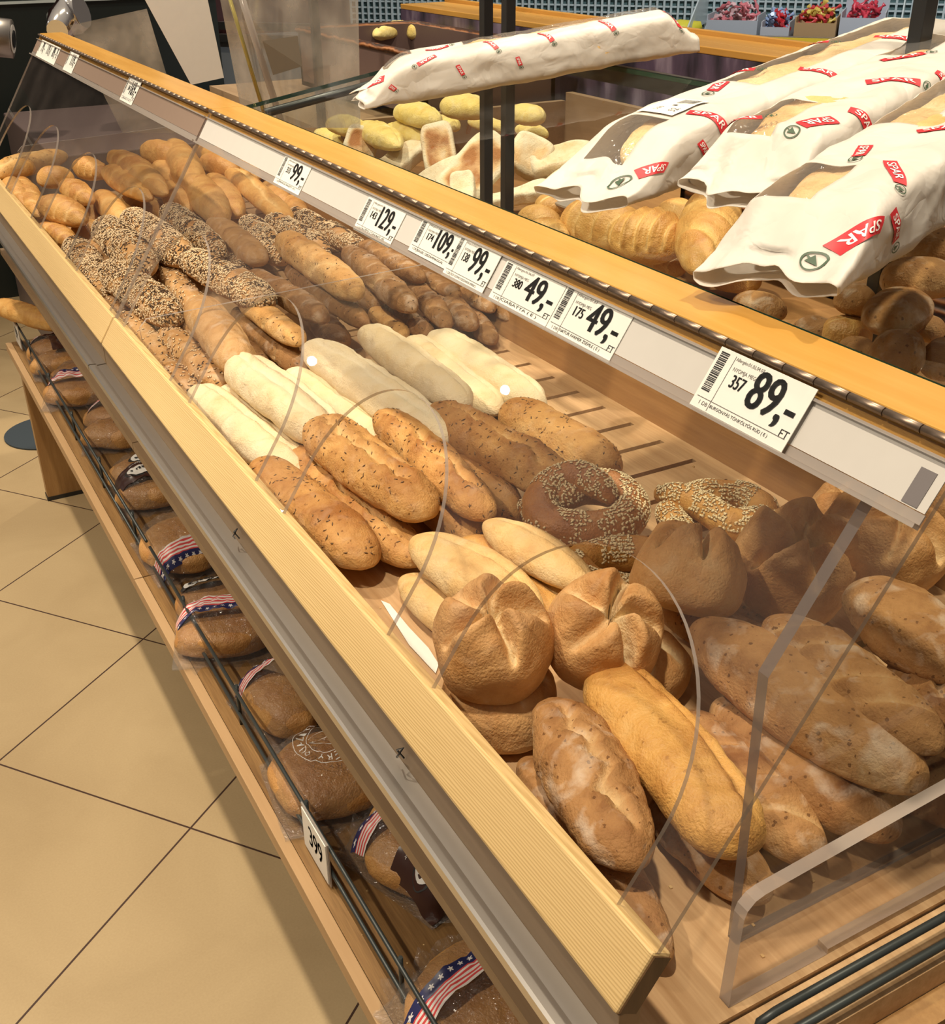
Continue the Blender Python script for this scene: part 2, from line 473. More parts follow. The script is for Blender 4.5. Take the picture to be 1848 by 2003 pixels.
# ------------------------------------------------------------------ floor
def floor_mat():
    m, nt = mat('floor_tiles')
    tc = N(nt, 'ShaderNodeTexCoord')
    mp = N(nt, 'ShaderNodeMapping'); mp.vector_type = 'TEXTURE'
    mp.inputs['Location'].default_value = (0.36, 2.266, 0)
    mp.inputs['Rotation'].default_value = (0, 0, math.radians(38))
    mp.inputs['Scale'].default_value = (0.468, 0.468, 1)
    nt.links.new(tc.outputs['Object'], mp.inputs[0])
    sp = N(nt, 'ShaderNodeSeparateXYZ'); nt.links.new(mp.outputs[0], sp.inputs[0])
    ds = []
    for k in (0, 1):
        fr = math_n(nt, 'FRACT', sp.outputs[k])
        ds.append(math_n(nt, 'MINIMUM', fr, math_n(nt, 'SUBTRACT', 1.0, fr)))
    d = math_n(nt, 'MINIMUM', ds[0], ds[1])
    g = math_n(nt, 'LESS_THAN', d, 0.0042)
    n1 = N(nt, 'ShaderNodeTexNoise'); n1.inputs['Scale'].default_value = 3; n1.inputs['Detail'].default_value = 8; n1.inputs['Distortion'].default_value = 1
    nt.links.new(tc.outputs['Object'], n1.inputs['Vector'])
    n2 = N(nt, 'ShaderNodeTexNoise'); n2.inputs['Scale'].default_value = 260
    nt.links.new(tc.outputs['Object'], n2.inputs['Vector'])
    s = math_n(nt, 'ADD', math_n(nt, 'MULTIPLY', n1.outputs[0], 0.75), math_n(nt, 'MULTIPLY', n2.outputs[0], 0.25))
    c = ramp(nt, [(0.3, (0.40, 0.29, 0.155)), (0.7, (0.50, 0.375, 0.21))], s).outputs[0]
    c = mixc(nt, g, c, (0.06, 0.03, 0.02))
    finish(nt, principled(nt, c, 0.5, 0, 0.35).outputs[0])
    return m


fl = MB().add([(-5, -3, 0), (8, -3, 0), (8, 12, 0), (-5, 12, 0)], [(0, 1, 2, 3)]).build('floor', floor_mat())
fl['kind'] = 'structure'

# ------------------------------------------------------------------ counters
UX, UZ = math.cos(math.radians(57)), math.sin(math.radians(57))


def L(y, w, d=0.0):
    return Vector((0.328 + UX * w - UZ * d, y, 0.93 + UZ * w + UX * d))


def lidbox(mb, y0, y1, w0, w1, d0, d1, mi=0):
    vs = [L(y, w, d) for y in (y0, y1) for w in (w0, w1) for d in (d0, d1)]
    return mb.add(vs, [(0, 1, 3, 2), (4, 6, 7, 5), (0, 4, 5, 1), (2, 3, 7, 6), (0, 2, 6, 4), (1, 5, 7, 3)], mi)


def counter(y0, y1, arches, label, slots, strip_mat, panels, near):
    root = empty('bakery_counter', (0.6, (y0 + y1) / 2, 0), label, 'bakery counter', 'bakery counters')
    e = 0.0015
    # rail
    m = MB(); lidbox(m, y0 + e, y1 - e, -0.047, 0.002, -0.012, 0.007)
    m.build('front_rail', M['pine'], root, bevel=0.0025)
    if near:
        m = MB(); lidbox(m, y0 + 0.0002, y0 + e, -0.0445, -0.0005, -0.0105, 0.005)
        m.build('rail_end', M['endgrain'], root)
    m = MB().box(0.300, 0.318, y0 + e, y1 - e, 0.80, 0.892)
    m.build('front_board', M['board'], root, bevel=0.001)
    prof = [(0.3, 0.857), (0.2880, 0.857), (0.2745, 0.869), (0.2725, 0.869), (0.2725, 0.835), (0.300, 0.835)]
    m = MB().prism([(0.2998, 0.8605), (0.2855, 0.8600), (0.2845, 0.8625), (0.2745, 0.8635), (0.2720, 0.862), (0.2720, 0.853), (0.2998, 0.850)], y0 + 0.0008, y1 - 0.0008)
    m.build('steel_bumper', M['steel'], root)
    # tray with slots
    m = MB()
    m.box(0.318, 0.70, y0, y1, 0.812, 0.83)
    m.box(0.935, 0.985, y0, y1, 0.812, 0.83)
    p = y0
    for s in slots:
        m.box(0.70, 0.935, p, s - 0.005, 0.812, 0.83); p = s + 0.005
    m.box(0.70, 0.935, p, y1, 0.812, 0.83)
    m.build('tray', M['oak'], root)
    MB().box(0.32, 0.985, y0, y1, 0.70, 0.715).build('base_board', M['board'], root)
    # back panel
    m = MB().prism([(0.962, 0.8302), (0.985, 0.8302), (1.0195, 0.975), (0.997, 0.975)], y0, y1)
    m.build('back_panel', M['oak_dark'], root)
    # top board and hinge
    MB().box(0.5745, 0.5990, y0 + 0.0005, y1 - 0.0005, 1.188, 1.2125).build('back_rail', M['honey'], root)
    m = MB().box(0.519, 0.574, y0 + 0.0005, y1 - 0.0005, 1.213, 1.2345)
    m.build('top_board', M['honey'], root, bevel=0.0012)
    m = MB(); p = y0 + 0.004
    while p < y1 - 0.02:
        m.tube([(0.5145, p, 1.2325), (0.5145, p + 0.0275, 1.2325)], 0.0030, 8); p += 0.0285
    m.tube([(0.5145, y0 + 0.003, 1.2325), (0.5145, y1 - 0.004, 1.2325)], 0.0018, 6)
    m.build('hinge', M['hinge'], root)
    # lid, a sheet with arched hand openings
    pts = [(y0 + 0.002, -0.006)]
    for c in arches:
        pts.append((c - 0.131, -0.006))
        for k in range(0, 33):
            a = math.pi * (1 - k / 32)
            pts.append((c + 0.131 * math.cos(a), 0.058 + 0.134 * math.sin(a)))
        pts.append((c + 0.131, -0.006))
    pts += [(y1 - 0.002, -0.006), (y1 - 0.002, 0.352), (y0 + 0.002, 0.352)]
    m = MB().slab([L(a, b, 0.0035) for a, b in pts], L(0, 0, -1) - L(0, 0, 0), 0.004, 0, 1)
    lid = m.build('lid', [M['acrylic'], M['edge']], root, fixn=True)
    # wooden batten that carries the lid, label rail
    m = MB(); lidbox(m, y0 + 0.003, y1 - 0.003, 0.343, 0.3535, -0.010, 0.0035)
    m.build('lid_batten', M['honey'], root)
    m = MB(); lidbox(m, y0 + 0.004, y1 - 0.004, 0.3125, 0.3445, 0.0042, 0.0050)
    m.build('label_backing', strip_mat, root)
    m = MB()
    lidbox(m, y0 + 0.003, y1 - 0.003, 0.3025, 0.3055, 0.0036, 0.0100)
    lidbox(m, y0 + 0.003, y1 - 0.003, 0.3435, 0.3455, 0.0036, 0.0085)
    lidbox(m, y0 + 0.003, y1 - 0.003, 0.3056, 0.3120, 0.0040, 0.0052)
    m.build('label_rail', M['edge'], root)
    if near:
        m = MB(); lidbox(m, y0 + 0.010, y0 + 0.0215, 0.3135, 0.336, 0.0051, 0.0056)
        m.build('grey_tape', flat('tape', (0.17, 0.15, 0.15), 0.5), root)
    # lower cabinet
    m = MB().box(0.94, 0.96, y0, y1, 0.456, 0.70)
    m.build('rear_panel', M['board'], root)
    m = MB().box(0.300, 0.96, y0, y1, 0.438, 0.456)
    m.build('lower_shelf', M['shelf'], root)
    m = MB().box(0.284, 0.2995, y0, y1, 0.432, 0.4565)
    m.build('shelf_fascia', M['fascia'], root, bevel=0.001)
    # legs
    for ly in panels:
        l = MB().prism([(0.300, 0.0), (0.52, 0.0), (0.60, 0.437), (0.300, 0.437)], ly, ly + 0.035).build('leg', M['legwood'], root)
        MB().box(0.298, 0.524, ly - 0.002, ly + 0.037, 0.0, 0.012).build('foot_strip', M['black'], l)
    # wire guard along the lower shelf
    g = MB()
    for zz in (0.478, 0.5185):
        g.tube([(0.318, y0 + 0.01, zz), (0.318, y1 - 0.01, zz)], 0.0028, 6)
    p = y0 + 0.12
    while p < y1:
        g.tube([(0.3205, p, 0.4562), (0.3205, p, 0.526)], 0.0028, 6); p += 0.27
    g.build('wire_guard', M['wire'], root)
    return root


sl1 = [0.42 + 0.0717 * k for k in range(0, 18)]
u1 = counter(0.36, 1.7685, [0.536, 0.886, 1.237, 1.59], 'nearest bread counter with clear hinged lid, wooden front rail and white price strip', sl1, M['strip_white'], [0.5], True)
u2 = counter(1.7715, 3.19, [1.943, 2.296, 2.66, 2.99], 'far bread counter with brown price strip, joined end to end beyond the nearest counter', [1.8 + 0.0717 * k for k in range(0, 19)], M['strip_brown'], [3.1], False)
# the end of the nearest tray: fascia and the two rods of its guard
MB().box(0.305, 0.99, 0.322, 0.3585, 0.795, 0.826).build('tray_end_board', M['oak'], u1)
MB().box(0.305, 0.99, 0.300, 0.3215, 0.770, 0.800).build('tray_end_ledge', M['legwood'], u1)
g = MB()
for zz, yy in ((0.846, 0.339), (0.838, 0.326)):
    g.tube([(0.40, yy, 0.826), (0.402, yy, zz), (0.415, yy, zz + 0.002), (0.98, yy, zz + 0.002)], 0.0034, 8)
g.build('end_guard', M['wire'], u1)

# thick clear stop plate at the near end of the tray
pl = [(0.400, 0.8305), (0.402, 0.915), (0.404, 0.922), (0.410, 0.928), (0.418, 0.9305), (0.96, 0.972), (0.96, 0.836), (0.492, 0.836), (0.492, 0.8305)]
m = MB().slab([(x, 0.366, z) for x, z in pl], (0, 1, 0), 0.010, 0, 1)
o = centre(m.build('acrylic_stop_plate', [M['acrylic_thick'], M['edge_thick']], bevel=0))
tag(o, 'thick low clear acrylic plate across the near end of the tray', 'divider')
# tall clear gable behind it, its front edge follows the lid
pg = [(0.440, 0.8305), (0.433, 1.075), (0.5035, 1.186), (0.96, 1.186), (0.96, 0.8305)]
m = MB().slab([(x, 0.405, z) for x, z in pg], (0, 1, 0), 0.009, 0, 1)
o = centre(m.build('acrylic_gable', [M['acrylic_clean'], M['edge_gable']]))
tag(o, 'tall clear acrylic side panel with grey edge under the near end of the lid', 'side panel')
# low dividers
for k, (yy, zt, x0, x1, mm, lb) in enumerate([
        (1.70, 0.945, 0.348, 0.95, 'acrylic_clean', 'low clear divider standing between seeded rolls at the joint of the counters'),
        (3.09, 0.985, 0.40, 0.95, 'frosted', 'frosted end divider behind the golden rolls at the far end')]):
    pd = [(x0, 0.8305), (x0, zt - 0.012), (x0 + 0.012, zt), (x1, zt + 0.02), (x1, 0.8305)]
    m = MB().slab([(x, yy, z) for x, z in pd], (0, 1, 0), 0.005, 0, 1)
    tag(centre(m.build('acrylic_divider', [M[mm], M['edge']])), lb, 'divider')

# ------------------------------------------------------------------ middle tier of the island
root = empty('island_bread_bin', (1.1, 1.2, 0), 'raised wooden bread bin behind the counters full of pale rolls', 'bread bin')
MB().box(1.0205, 1.62, -0.2, 2.45, 0.955, 0.975).build('bin_floor', M['oak_dark'], root)
MB().box(1.62, 1.64, -0.2, 2.45, 0.70, 1.10).build('bin_back', M['board'], root)
MB().box(1.0205, 1.62, 2.45, 2.47, 0.955, 1.08).build('bin_end', M['board'], root)
MB().box(1.0205, 1.62, -0.2, 2.45, 0.0, 0.12).build('plinth', M['black'], root)

# wicker baskets
def wicker_mat():
    m, nt = mat('wicker')
    tc = N(nt, 'ShaderNodeTexCoord')
    w = N(nt, 'ShaderNodeTexWave'); w.bands_direction = 'Z'; w.inputs['Scale'].default_value = 22; w.inputs['Distortion'].default_value = 3
    nt.links.new(tc.outputs['Object'], w.inputs['Vector'])
    r = ramp(nt, [(0.1, (0.04, 0.015, 0.008)), (0.7, (0.25, 0.095, 0.035)), (1, (0.38, 0.17, 0.07))], w.outputs[1])
    finish(nt, principled(nt, r.outputs[0], 0.5, 0, 0.4, w.outputs[1], 1.0, 0.004).outputs[0])
    return m
M['wicker'] = wicker_mat()


M['plum'] = flat('plum', (0.13, 0.085, 0.075), 0.4)
def basket(x0, x1, y0, y1, z0, z1, label, plain=None):
    root = empty('wicker_basket', ((x0 + x1) / 2, (y0 + y1) / 2, z0), label, 'basket')
    m = MB(); t = 0.012
    m.box(x0, x1, y0, y1, z0, z0 + t)
    for a in ((x0, x0 + t, y0, y1), (x1 - t, x1, y0, y1), (x0, x1, y0, y0 + t), (x0, x1, y1 - t, y1)):
        m.box(*a, z0, z1)
    m.build('basket_body', M['wicker'] if plain is None else plain, root)
    m = MB()
    m.tube([(x0, y0, z1), (x1, y0, z1), (x1, y1, z1), (x0, y1, z1), (x0, y0, z1)], 0.009, 6)
    m.build('rim', M['wicker'], root)


basket(1.27, 1.60, 0.75, 1.55, 0.976, 1.12, 'brown wicker basket wall behind the yellow rolls and black posts')

# posts
YP = [0.877, 1.730, 1.805, 2.60]
for k, (yy, lb) in enumerate([(YP[0], 'single black square post at the right behind the wooden top'), (YP[1], 'right one of the two close black posts in the middle'),
                              (YP[2], 'left one of the two close black posts in the middle'), (YP[3], 'black post at the far left behind the top, beside the yellow rolls')]):
    o = MB().box(1.022, 1.040, yy, yy + 0.018, 0.9755, 2.1).build('upright_post', M['black'], bevel=0.001)
    tag(centre(o), lb, 'post', 'black upright posts')


# sloping glass shelf
def GZ(x, off=0.0): return 1.236 + (x - 0.585) * 0.16 + off


def glass(y0, y1, label):
    root = empty('glass_shelf', (0.8, (y0 + y1) / 2, 1.23), label, 'glass shelf')
    m = MB().slab([(0.5755, y0, GZ(0.5755)), (1.0, y0, GZ(1.0)), (1.0, y1, GZ(1.0)), (0.5755, y1, GZ(0.5755))], (0, 0, -1), 0.006, 0, 1)
    m.build('glass_pane', [M['glass'], M['glass_edge']], root)
    m = MB().box(1.0005, 1.010, y0, y1, GZ(1.0) - 0.024, GZ(1.0) + 0.001)
    m.build('back_bar', M['black'], root)
    for yy in (y0 + 0.012, y1 - 0.012):
        MB().tube([(0.60, yy, GZ(0.6) - 0.016), (0.98, yy, GZ(0.98) - 0.016)], 0.007, 6).build('support_arm', M['black'], root)


glass(0.02, 1.77, 'long sloping glass shelf with dark green edge under the paper bags')

# bent clear guard below the glass
arc = [(0.99, 1.0), (1.10, 1.045), (1.20, 1.085), (1.28, 1.10), (1.36, 1.095), (1.44, 1.05), (1.49, 0.985)]
pts = []
for a, z in arc: pts.append((a + 0.06, 1.52, z + 0.06))
for a, z in reversed(arc): pts.append((a + 0.06, 1.52, z + 0.057))
m = MB().slab(pts, (0, 1, 0), 0.10, 0, 1)
tag(centre(m.build('curved_guard', [M['acrylic_clean'], M['edge']])), 'bent clear plastic guard over the rolls behind the middle posts', 'guard')

# ------------------------------------------------------------------ far side of the island and the freezer
root = empty('opposite_counter', (1.8, 1.5, 0), 'wooden framed counter on the opposite side of the island', 'bakery counter')
MB().box(1.70, 1.86, -0.6, 3.55, 1.221, 1.236).build('top_board', M['honey'], root, bevel=0.002)
MB().box(1.86, 1.875, -0.6, 3.55, 1.20, 1.247).build('board_lip', M['honey'], root, bevel=0.002)
def lid_reflection_mat():  # mottled purple paints the reflection of packages in the opposite lid
    m, nt = mat('painted_packet_reflection')
    tc = N(nt, 'ShaderNodeTexCoord')
    mp = N(nt, 'ShaderNodeMapping'); mp.inputs['Scale'].default_value = (1, 1, 0.3); nt.links.new(tc.outputs['Object'], mp.inputs[0])
    v = N(nt, 'ShaderNodeTexNoise'); v.inputs['Scale'].default_value = 16; v.inputs['Detail'].default_value = 4; nt.links.new(mp.outputs[0], v.inputs['Vector'])
    r = ramp(nt, [(0.35, (0.02, 0.018, 0.03)), (0.55, (0.10, 0.07, 0.12)), (0.75, (0.30, 0.25, 0.33))], v.outputs[0])
    finish(nt, principled(nt, r.outputs[0], 0.35, 0, 0.6).outputs[0]); return m
MB().box(1.70, 1.72, -0.6, 3.55, 0.70, 1.2205).build('lid_panel', lid_reflection_mat(), root)
MB().box(1.641, 1.86, -0.6, 3.55, 0.0, 0.699).build('cabinet_body', M['board'], root)

# chest freezer with confectionery boxes
P1 = at(1150, 62, 1.02); P2 = at(1900, 82, 1.02)
EX = (P2 - P1); EX.z = 0; EX.normalize(); EY = Vector((-EX.y, EX.x, 0))
if EY.y < 0 and EY.x < 0: EY = -EY
if EY.dot(P1 - Vector((0, 0, 1.02))) < 0: EY = -EY


def FZ(a, b, z): return P1 + EX * a + EY * b + Vector((0, 0, z - 1.02))


def fbox(mb, a0, a1, b0, b1, z0, z1, mi=0):
    vs = [FZ(a, b, z) for a in (a0, a1) for b in (b0, b1) for z in (z0, z1)]
    return mb.add(vs, [(0, 1, 3, 2), (4, 6, 7, 5), (0, 4, 5, 1), (2, 3, 7, 6), (0, 2, 6, 4), (1, 5, 7, 3)], mi)


M['freezer_white'] = flat('freezer_white', (0.55, 0.62, 0.62), 0.3)
M['freezer_grey'] = flat('freezer_grey', (0.30, 0.32, 0.33), 0.4)
root = empty('chest_freezer', tuple(FZ(0.8, 0.4, 0)), 'long open white cabinet with grid back and metal front rail in the background', 'freezer')
m = MB(); fbox(m, -1.9, 2.4, 0, 0.05, 0.985, 1.02); fbox(m, -1.9, 2.4, -0.02, 0.03, 0.93, 0.965); m.build('front_rail', M['steel'], root)
m = MB(); fbox(m, -1.9, 2.4, 0.0, 0.9, 0.0, 0.93); m.build('cabinet_body', M['freezer_grey'], root)
m = MB(); fbox(m, -1.9, 2.4, 0.05, 0.9, 0.931, 0.95); m.build('cabinet_floor', M['freezer_grey'], root)
m = MB(); fbox(m, -1.9, 2.4, 0.62, 0.66, 0.95, 1.38); m.build('back_wall', flat('teal_wall', (0.10, 0.17, 0.17), 0.5), root)
m = MB()
k = -1.9
while k < 2.4:
    fbox(m, k, k + 0.010, 0.600, 0.608, 0.95, 1.33); k += 0.034
z = 0.96
while z < 1.33:
    fbox(m, -1.9, 2.4, 0.606, 0.612, z, z + 0.008); z += 0.030
m.build('wire_grid', M['freezer_white'], root)
m = MB(); fbox(m, -1.9, 2.4, 0.56, 0.66, 1.34, 1.40); m.build('top_rail', M['freezer_grey'], root)
m = MB(); fbox(m, -1.9, 2.4, 0.67, 1.1, 0.0, 1.40); m.build('rear_body', M['freezer_white'], root)
for a in (0.42, 1.30):
    m = MB()
    vs = [FZ(a, 0.06, 1.02), FZ(a, 0.59, 1.02), FZ(a, 0.59, 1.25), FZ(a + 0.006, 0.06, 1.02), FZ(a + 0.006, 0.59, 1.02), FZ(a + 0.006, 0.59, 1.25)]
    m.add(vs, [(0, 1, 2), (3, 5, 4), (0, 3, 4, 1), (1, 4, 5, 2), (2, 5, 3, 0)])
    m.build('partition', M['freezer_white'], root)
m = MB(); fbox(m, 0.62, 1.05, -0.006, -0.001, 0.985, 1.018); m.build('yellow_label', flat('yellow', (0.75, 0.55, 0.04), 0.5), root)


def candy_box(a0, a1, b0, b1, z1, col, fill, label, name='sweets_box', back=0.0):
    root = empty(name, tuple(FZ((a0 + a1) / 2, (b0 + b1) / 2, 0.951)), label, 'box')
    cm = flat('box_card', col, 0.6)
    m = MB(); t = 0.005
    fbox(m, a0, a1, b0, b1, 0.951, 0.956); fbox(m, a0, a1, b0, b0 + t, 0.956, z1); fbox(m, a0, a1, b1 - t, b1, 0.956, z1 + back)
    fbox(m, a0, a0 + t, b0 + t, b1 - t, 0.956, z1 + 0.02); fbox(m, a1 - t, a1, b0 + t, b1 - t, 0.956, z1 + 0.02)
    m.build('box_body', cm, root)
    rnd = random.Random(a0)
    for ci, c in enumerate(fill):
        m = MB()
        for q in range(26):
            p = FZ(rnd.uniform(a0 + 0.03, a1 - 0.03), rnd.uniform(b0 + 0.03, b1 - 0.03), z1 + rnd.uniform(-0.03, 0.05))
            d = Vector((rnd.uniform(-1, 1), rnd.uniform(-1, 1), rnd.uniform(-.6, .6))).normalized() * rnd.uniform(0.02, 0.04)
            m.tube([p - d, p - d * 0.5, p, p + d * 0.5, p + d], [0.010, 0.004, 0.012, 0.004, 0.010], 5)
        o = m.build('sweets', flat('sweet', c, 0.3), root); o['kind'] = 'stuff'
    return root


candy_box(0.50, 0.72, 0.12, 0.40, 1.07, (0.45, 0.47, 0.5), [(0.65, 0.18, 0.2), (0.7, 0.45, 0.45)], 'grey open box heaped with pink wrapped sweets')
candy_box(0.74, 0.86, 0.08, 0.30, 1.05, (0.5, 0.5, 0.52), [(0.6, 0.03, 0.04), (0.3, 0.4, 0.6)], 'small box of red wrapped sweets beside the pink ones')
candy_box(0.88, 1.05, 0.08, 0.34, 1.07, (0.45, 0.28, 0.13), [(0.6, 0.05, 0.05), (0.7, 0.5, 0.1)], 'brown cardboard box with red and yellow sweets')
candy_box(1.06, 1.24, 0.12, 0.42, 1.09, (0.50, 0.52, 0.56), [(0.65, 0.05, 0.08)], 'tall light grey display box with red sweets at its side', back=0.12)
candy_box(1.72, 2.05, 0.15, 0.45, 1.10, (0.5, 0.47, 0.42), [(0.12, 0.13, 0.4)], 'pale box with blue packets at the right end of the cabinet')
for a, c2, lb in ((0.02, (0.70, 0.6, 0.05), 'yellow packet with blue front lying at the left of the cabinet'), (0.26, (0.72, 0.63, 0.05), 'plain yellow bag leaning beside the wrapped sweets')):
    root = empty('yellow_packet', tuple(FZ(a + 0.1, 0.2, 0.951)), lb, 'packet')
    m = MB()
    m.tube([FZ(a, 0.2, 1.0), FZ(a + 0.05, 0.2, 1.0), FZ(a + 0.12, 0.22, 1.01), FZ(a + 0.2, 0.24, 1.04)], [0.02, 0.05, 0.055, 0.015], 10)
    m.build('packet_body', flat('yellow_pack', c2, 0.35), root)
    if a < 0.1:
        m = MB(); fbox(m, a + 0.02, a + 0.14, 0.12, 0.135, 0.96, 1.01); m.build('blue_panel', flat('blue', (0.02, 0.06, 0.4), 0.4), root)

# ------------------------------------------------------------------ far left background
root = empty('dark_machine', (-0.1, 5.3, 0), 'dark green metal machine beyond the far end of the counter', 'machine')
MB().box(-0.9, 1.6, 5.2, 5.9, 0, 1.28).build('machine_body', flat('machine', (0.012, 0.018, 0.017), 0.4), root)
MB().box(-0.9, 1.6, 5.19, 5.199, 1.18, 1.19).build('trim_line', M['freezer_white'], root)
MB().box(-0.9, 2.6, 5.95, 6.0, 0, 2.2).build('rear_panel', flat('machine_red', (0.06, 0.012, 0.012), 0.5), root)
o = MB().box(0.55, 2.2, 3.9, 5.1, 0.0, 0.25).build('haze_base', flat('plum_dark', (0.20, 0.15, 0.14), 0.5))  # added base, plum colour lightened to stand in for haze on the lid
tag(centre(o), 'low dark brown stand-in for the hazy floor tone beyond the counter end', 'platform')

o = MB().box(0.62, 1.7, 3.95, 5.0, 0.2505, 0.80).build('haze_block', flat('haze_brown', (0.17, 0.125, 0.12), 0.45), bevel=0.005)  # added block, its purplish tone stands in for lid haze over the floor
tag(centre(o), 'low purplish brown stand-in for lid haze behind the far end of the bread counters', 'cabinet')
root = empty('chrome_canister', tuple(atY(20, 75, 4.3)), 'shiny metal tube with black hole end at the upper left edge', 'canister')
p = atY(24, 76, 4.3); q = atY(-70, 66, 4.35)
MB().tube([q, p], 0.062, 24).build('tube_body', M['steel'], root, smooth=True)
d = (p - q).normalized()
MB().tube([p + d * 0.001, p + d * 0.004], 0.045, 24).build('tube_end', M['white'], root)
MB().tube([p + d * 0.005, p + d * 0.007], 0.028, 20).build('tube_hole', M['black'], root)
root = empty('chrome_lamp', tuple(at(128, 40, 1.2)), 'shiny chrome curved lamp head beyond the wooden top corner', 'lamp')
a = at(112, 55, 1.17)
pts = [at(112, 60, 1.15), at(122, 42, 1.17), at(140, 28, 1.19), at(160, 22, 1.2)]
MB().tube(pts, [0.035, 0.055, 0.07, 0.055], 16).build('lamp_head', M['chrome'], root)

# clear boxes and paper signs behind the far counter
tag(centre(MB().slab([tuple(p) for p in (atY(135, 50, 3.3), atY(287, 17, 3.3), atY(360, 260, 3.3), atY(240, 260, 3.3))], ray(250, 120), 0.003, 0, 1).build('sloping_screen', [M['milky'], M['edge']])),
    'sloping clear panel behind the wooden top near the paper sign', 'panel')


def paper(pix, label, crease=0.0):
    ps = [atY(*p) for p in pix]
    n = (ps[1] - ps[0]).cross(ps[2] - ps[0]).normalized()
    m = MB().slab(ps, n, 0.001)
    return tag(centre(m.build('paper_sign', M['white'])), label, 'sign')


paper([(262, -40, 2.6), (398, -40, 2.6), (438, 152, 2.6), (374, 166, 2.6)], 'large blank pale paper sheet hanging behind the wooden top')
for k, (x0, x1, lb) in enumerate([(432, 516, 'left slanted clear strip with yellow edge behind the top'), (455, 545, 'right slanted clear strip with dark edge behind the top')]):
    a, b = atY(x0, -60, 2.35 - 0.1 * k), atY(x1 + 12, 260, 2.35 - 0.1 * k)
    s = MB().tube([a, b], 0.004 if k == 0 else 0.007, 6).build('slanted_strip', flat('strip_gold', (0.5, 0.42, 0.14), 0.2, 0.5) if k == 0 else M['edge'])
    tag(centre(s), lb, 'strip')
ps = [atY(425, -30, 2.45), atY(700, -30, 2.0), atY(705, 250, 2.0), atY(478, 250, 2.45)]
tag(centre(MB().slab(ps, ray(550, 100), 0.003, 0, 1).build('clear_holder', [M['milky'], M['edge']])), 'large clear plastic panel in front of the dark shelves, left of the glass', 'panel')
ps = [atY(513, 80, 2.2), atY(582, 70, 2.1), atY(590, 130, 2.1), atY(534, 147, 2.2)]
tag(centre(MB().slab(ps, ray(550, 100), 0.002).build('grey_card', flat('grey_card', (0.16, 0.14, 0.11), 0.4))), 'small dark grey card stuck on the clear panel', 'card')
# dark shelving far behind the glass
root = empty('store_shelving', (2.2, 6.3, 0), 'dark store shelving far behind the glass shelves', 'shelving')
MB().box(1.0, 4.0, 6.2, 6.6, 0, 2.2).build('shelf_body', flat('dark_shelf', (0.05, 0.04, 0.035), 0.6), root)
MB().box(1.0, 4.0, 6.05, 6.2, 1.0, 1.02).build('shelf_board', M['board'], root)
basket(1.25, 1.62, 2.5, 3.3, 1.05, 1.20, 'brown wicker basket of pale loaves at the top behind the glass', M['plum'])
tag(centre(MB().box(1.03, 1.63, 2.48, 3.5, 0.0, 1.04).build('basket_stand', M['board'])), 'plain brown wooden stand under the rear wicker basket', 'stand')
# floor disc
m = MB(); m.tube([(0.39, 3.60, 0.0005), (0.39, 3.60, 0.006)], 0.135, 40)
tag(centre(m.build('floor_disc', M['mat_blue'])), 'dark round disc on the floor beside the wooden leg', 'floor disc')

# ------------------------------------------------------------------ bread shapes
def sstep(a, b, x):
    t = max(0.0, min(1.0, (x - a) / (b - a))); return t * t * (3 - 2 * t)


def nz(x, y, z): return noise.noise(Vector((x, y, z)))


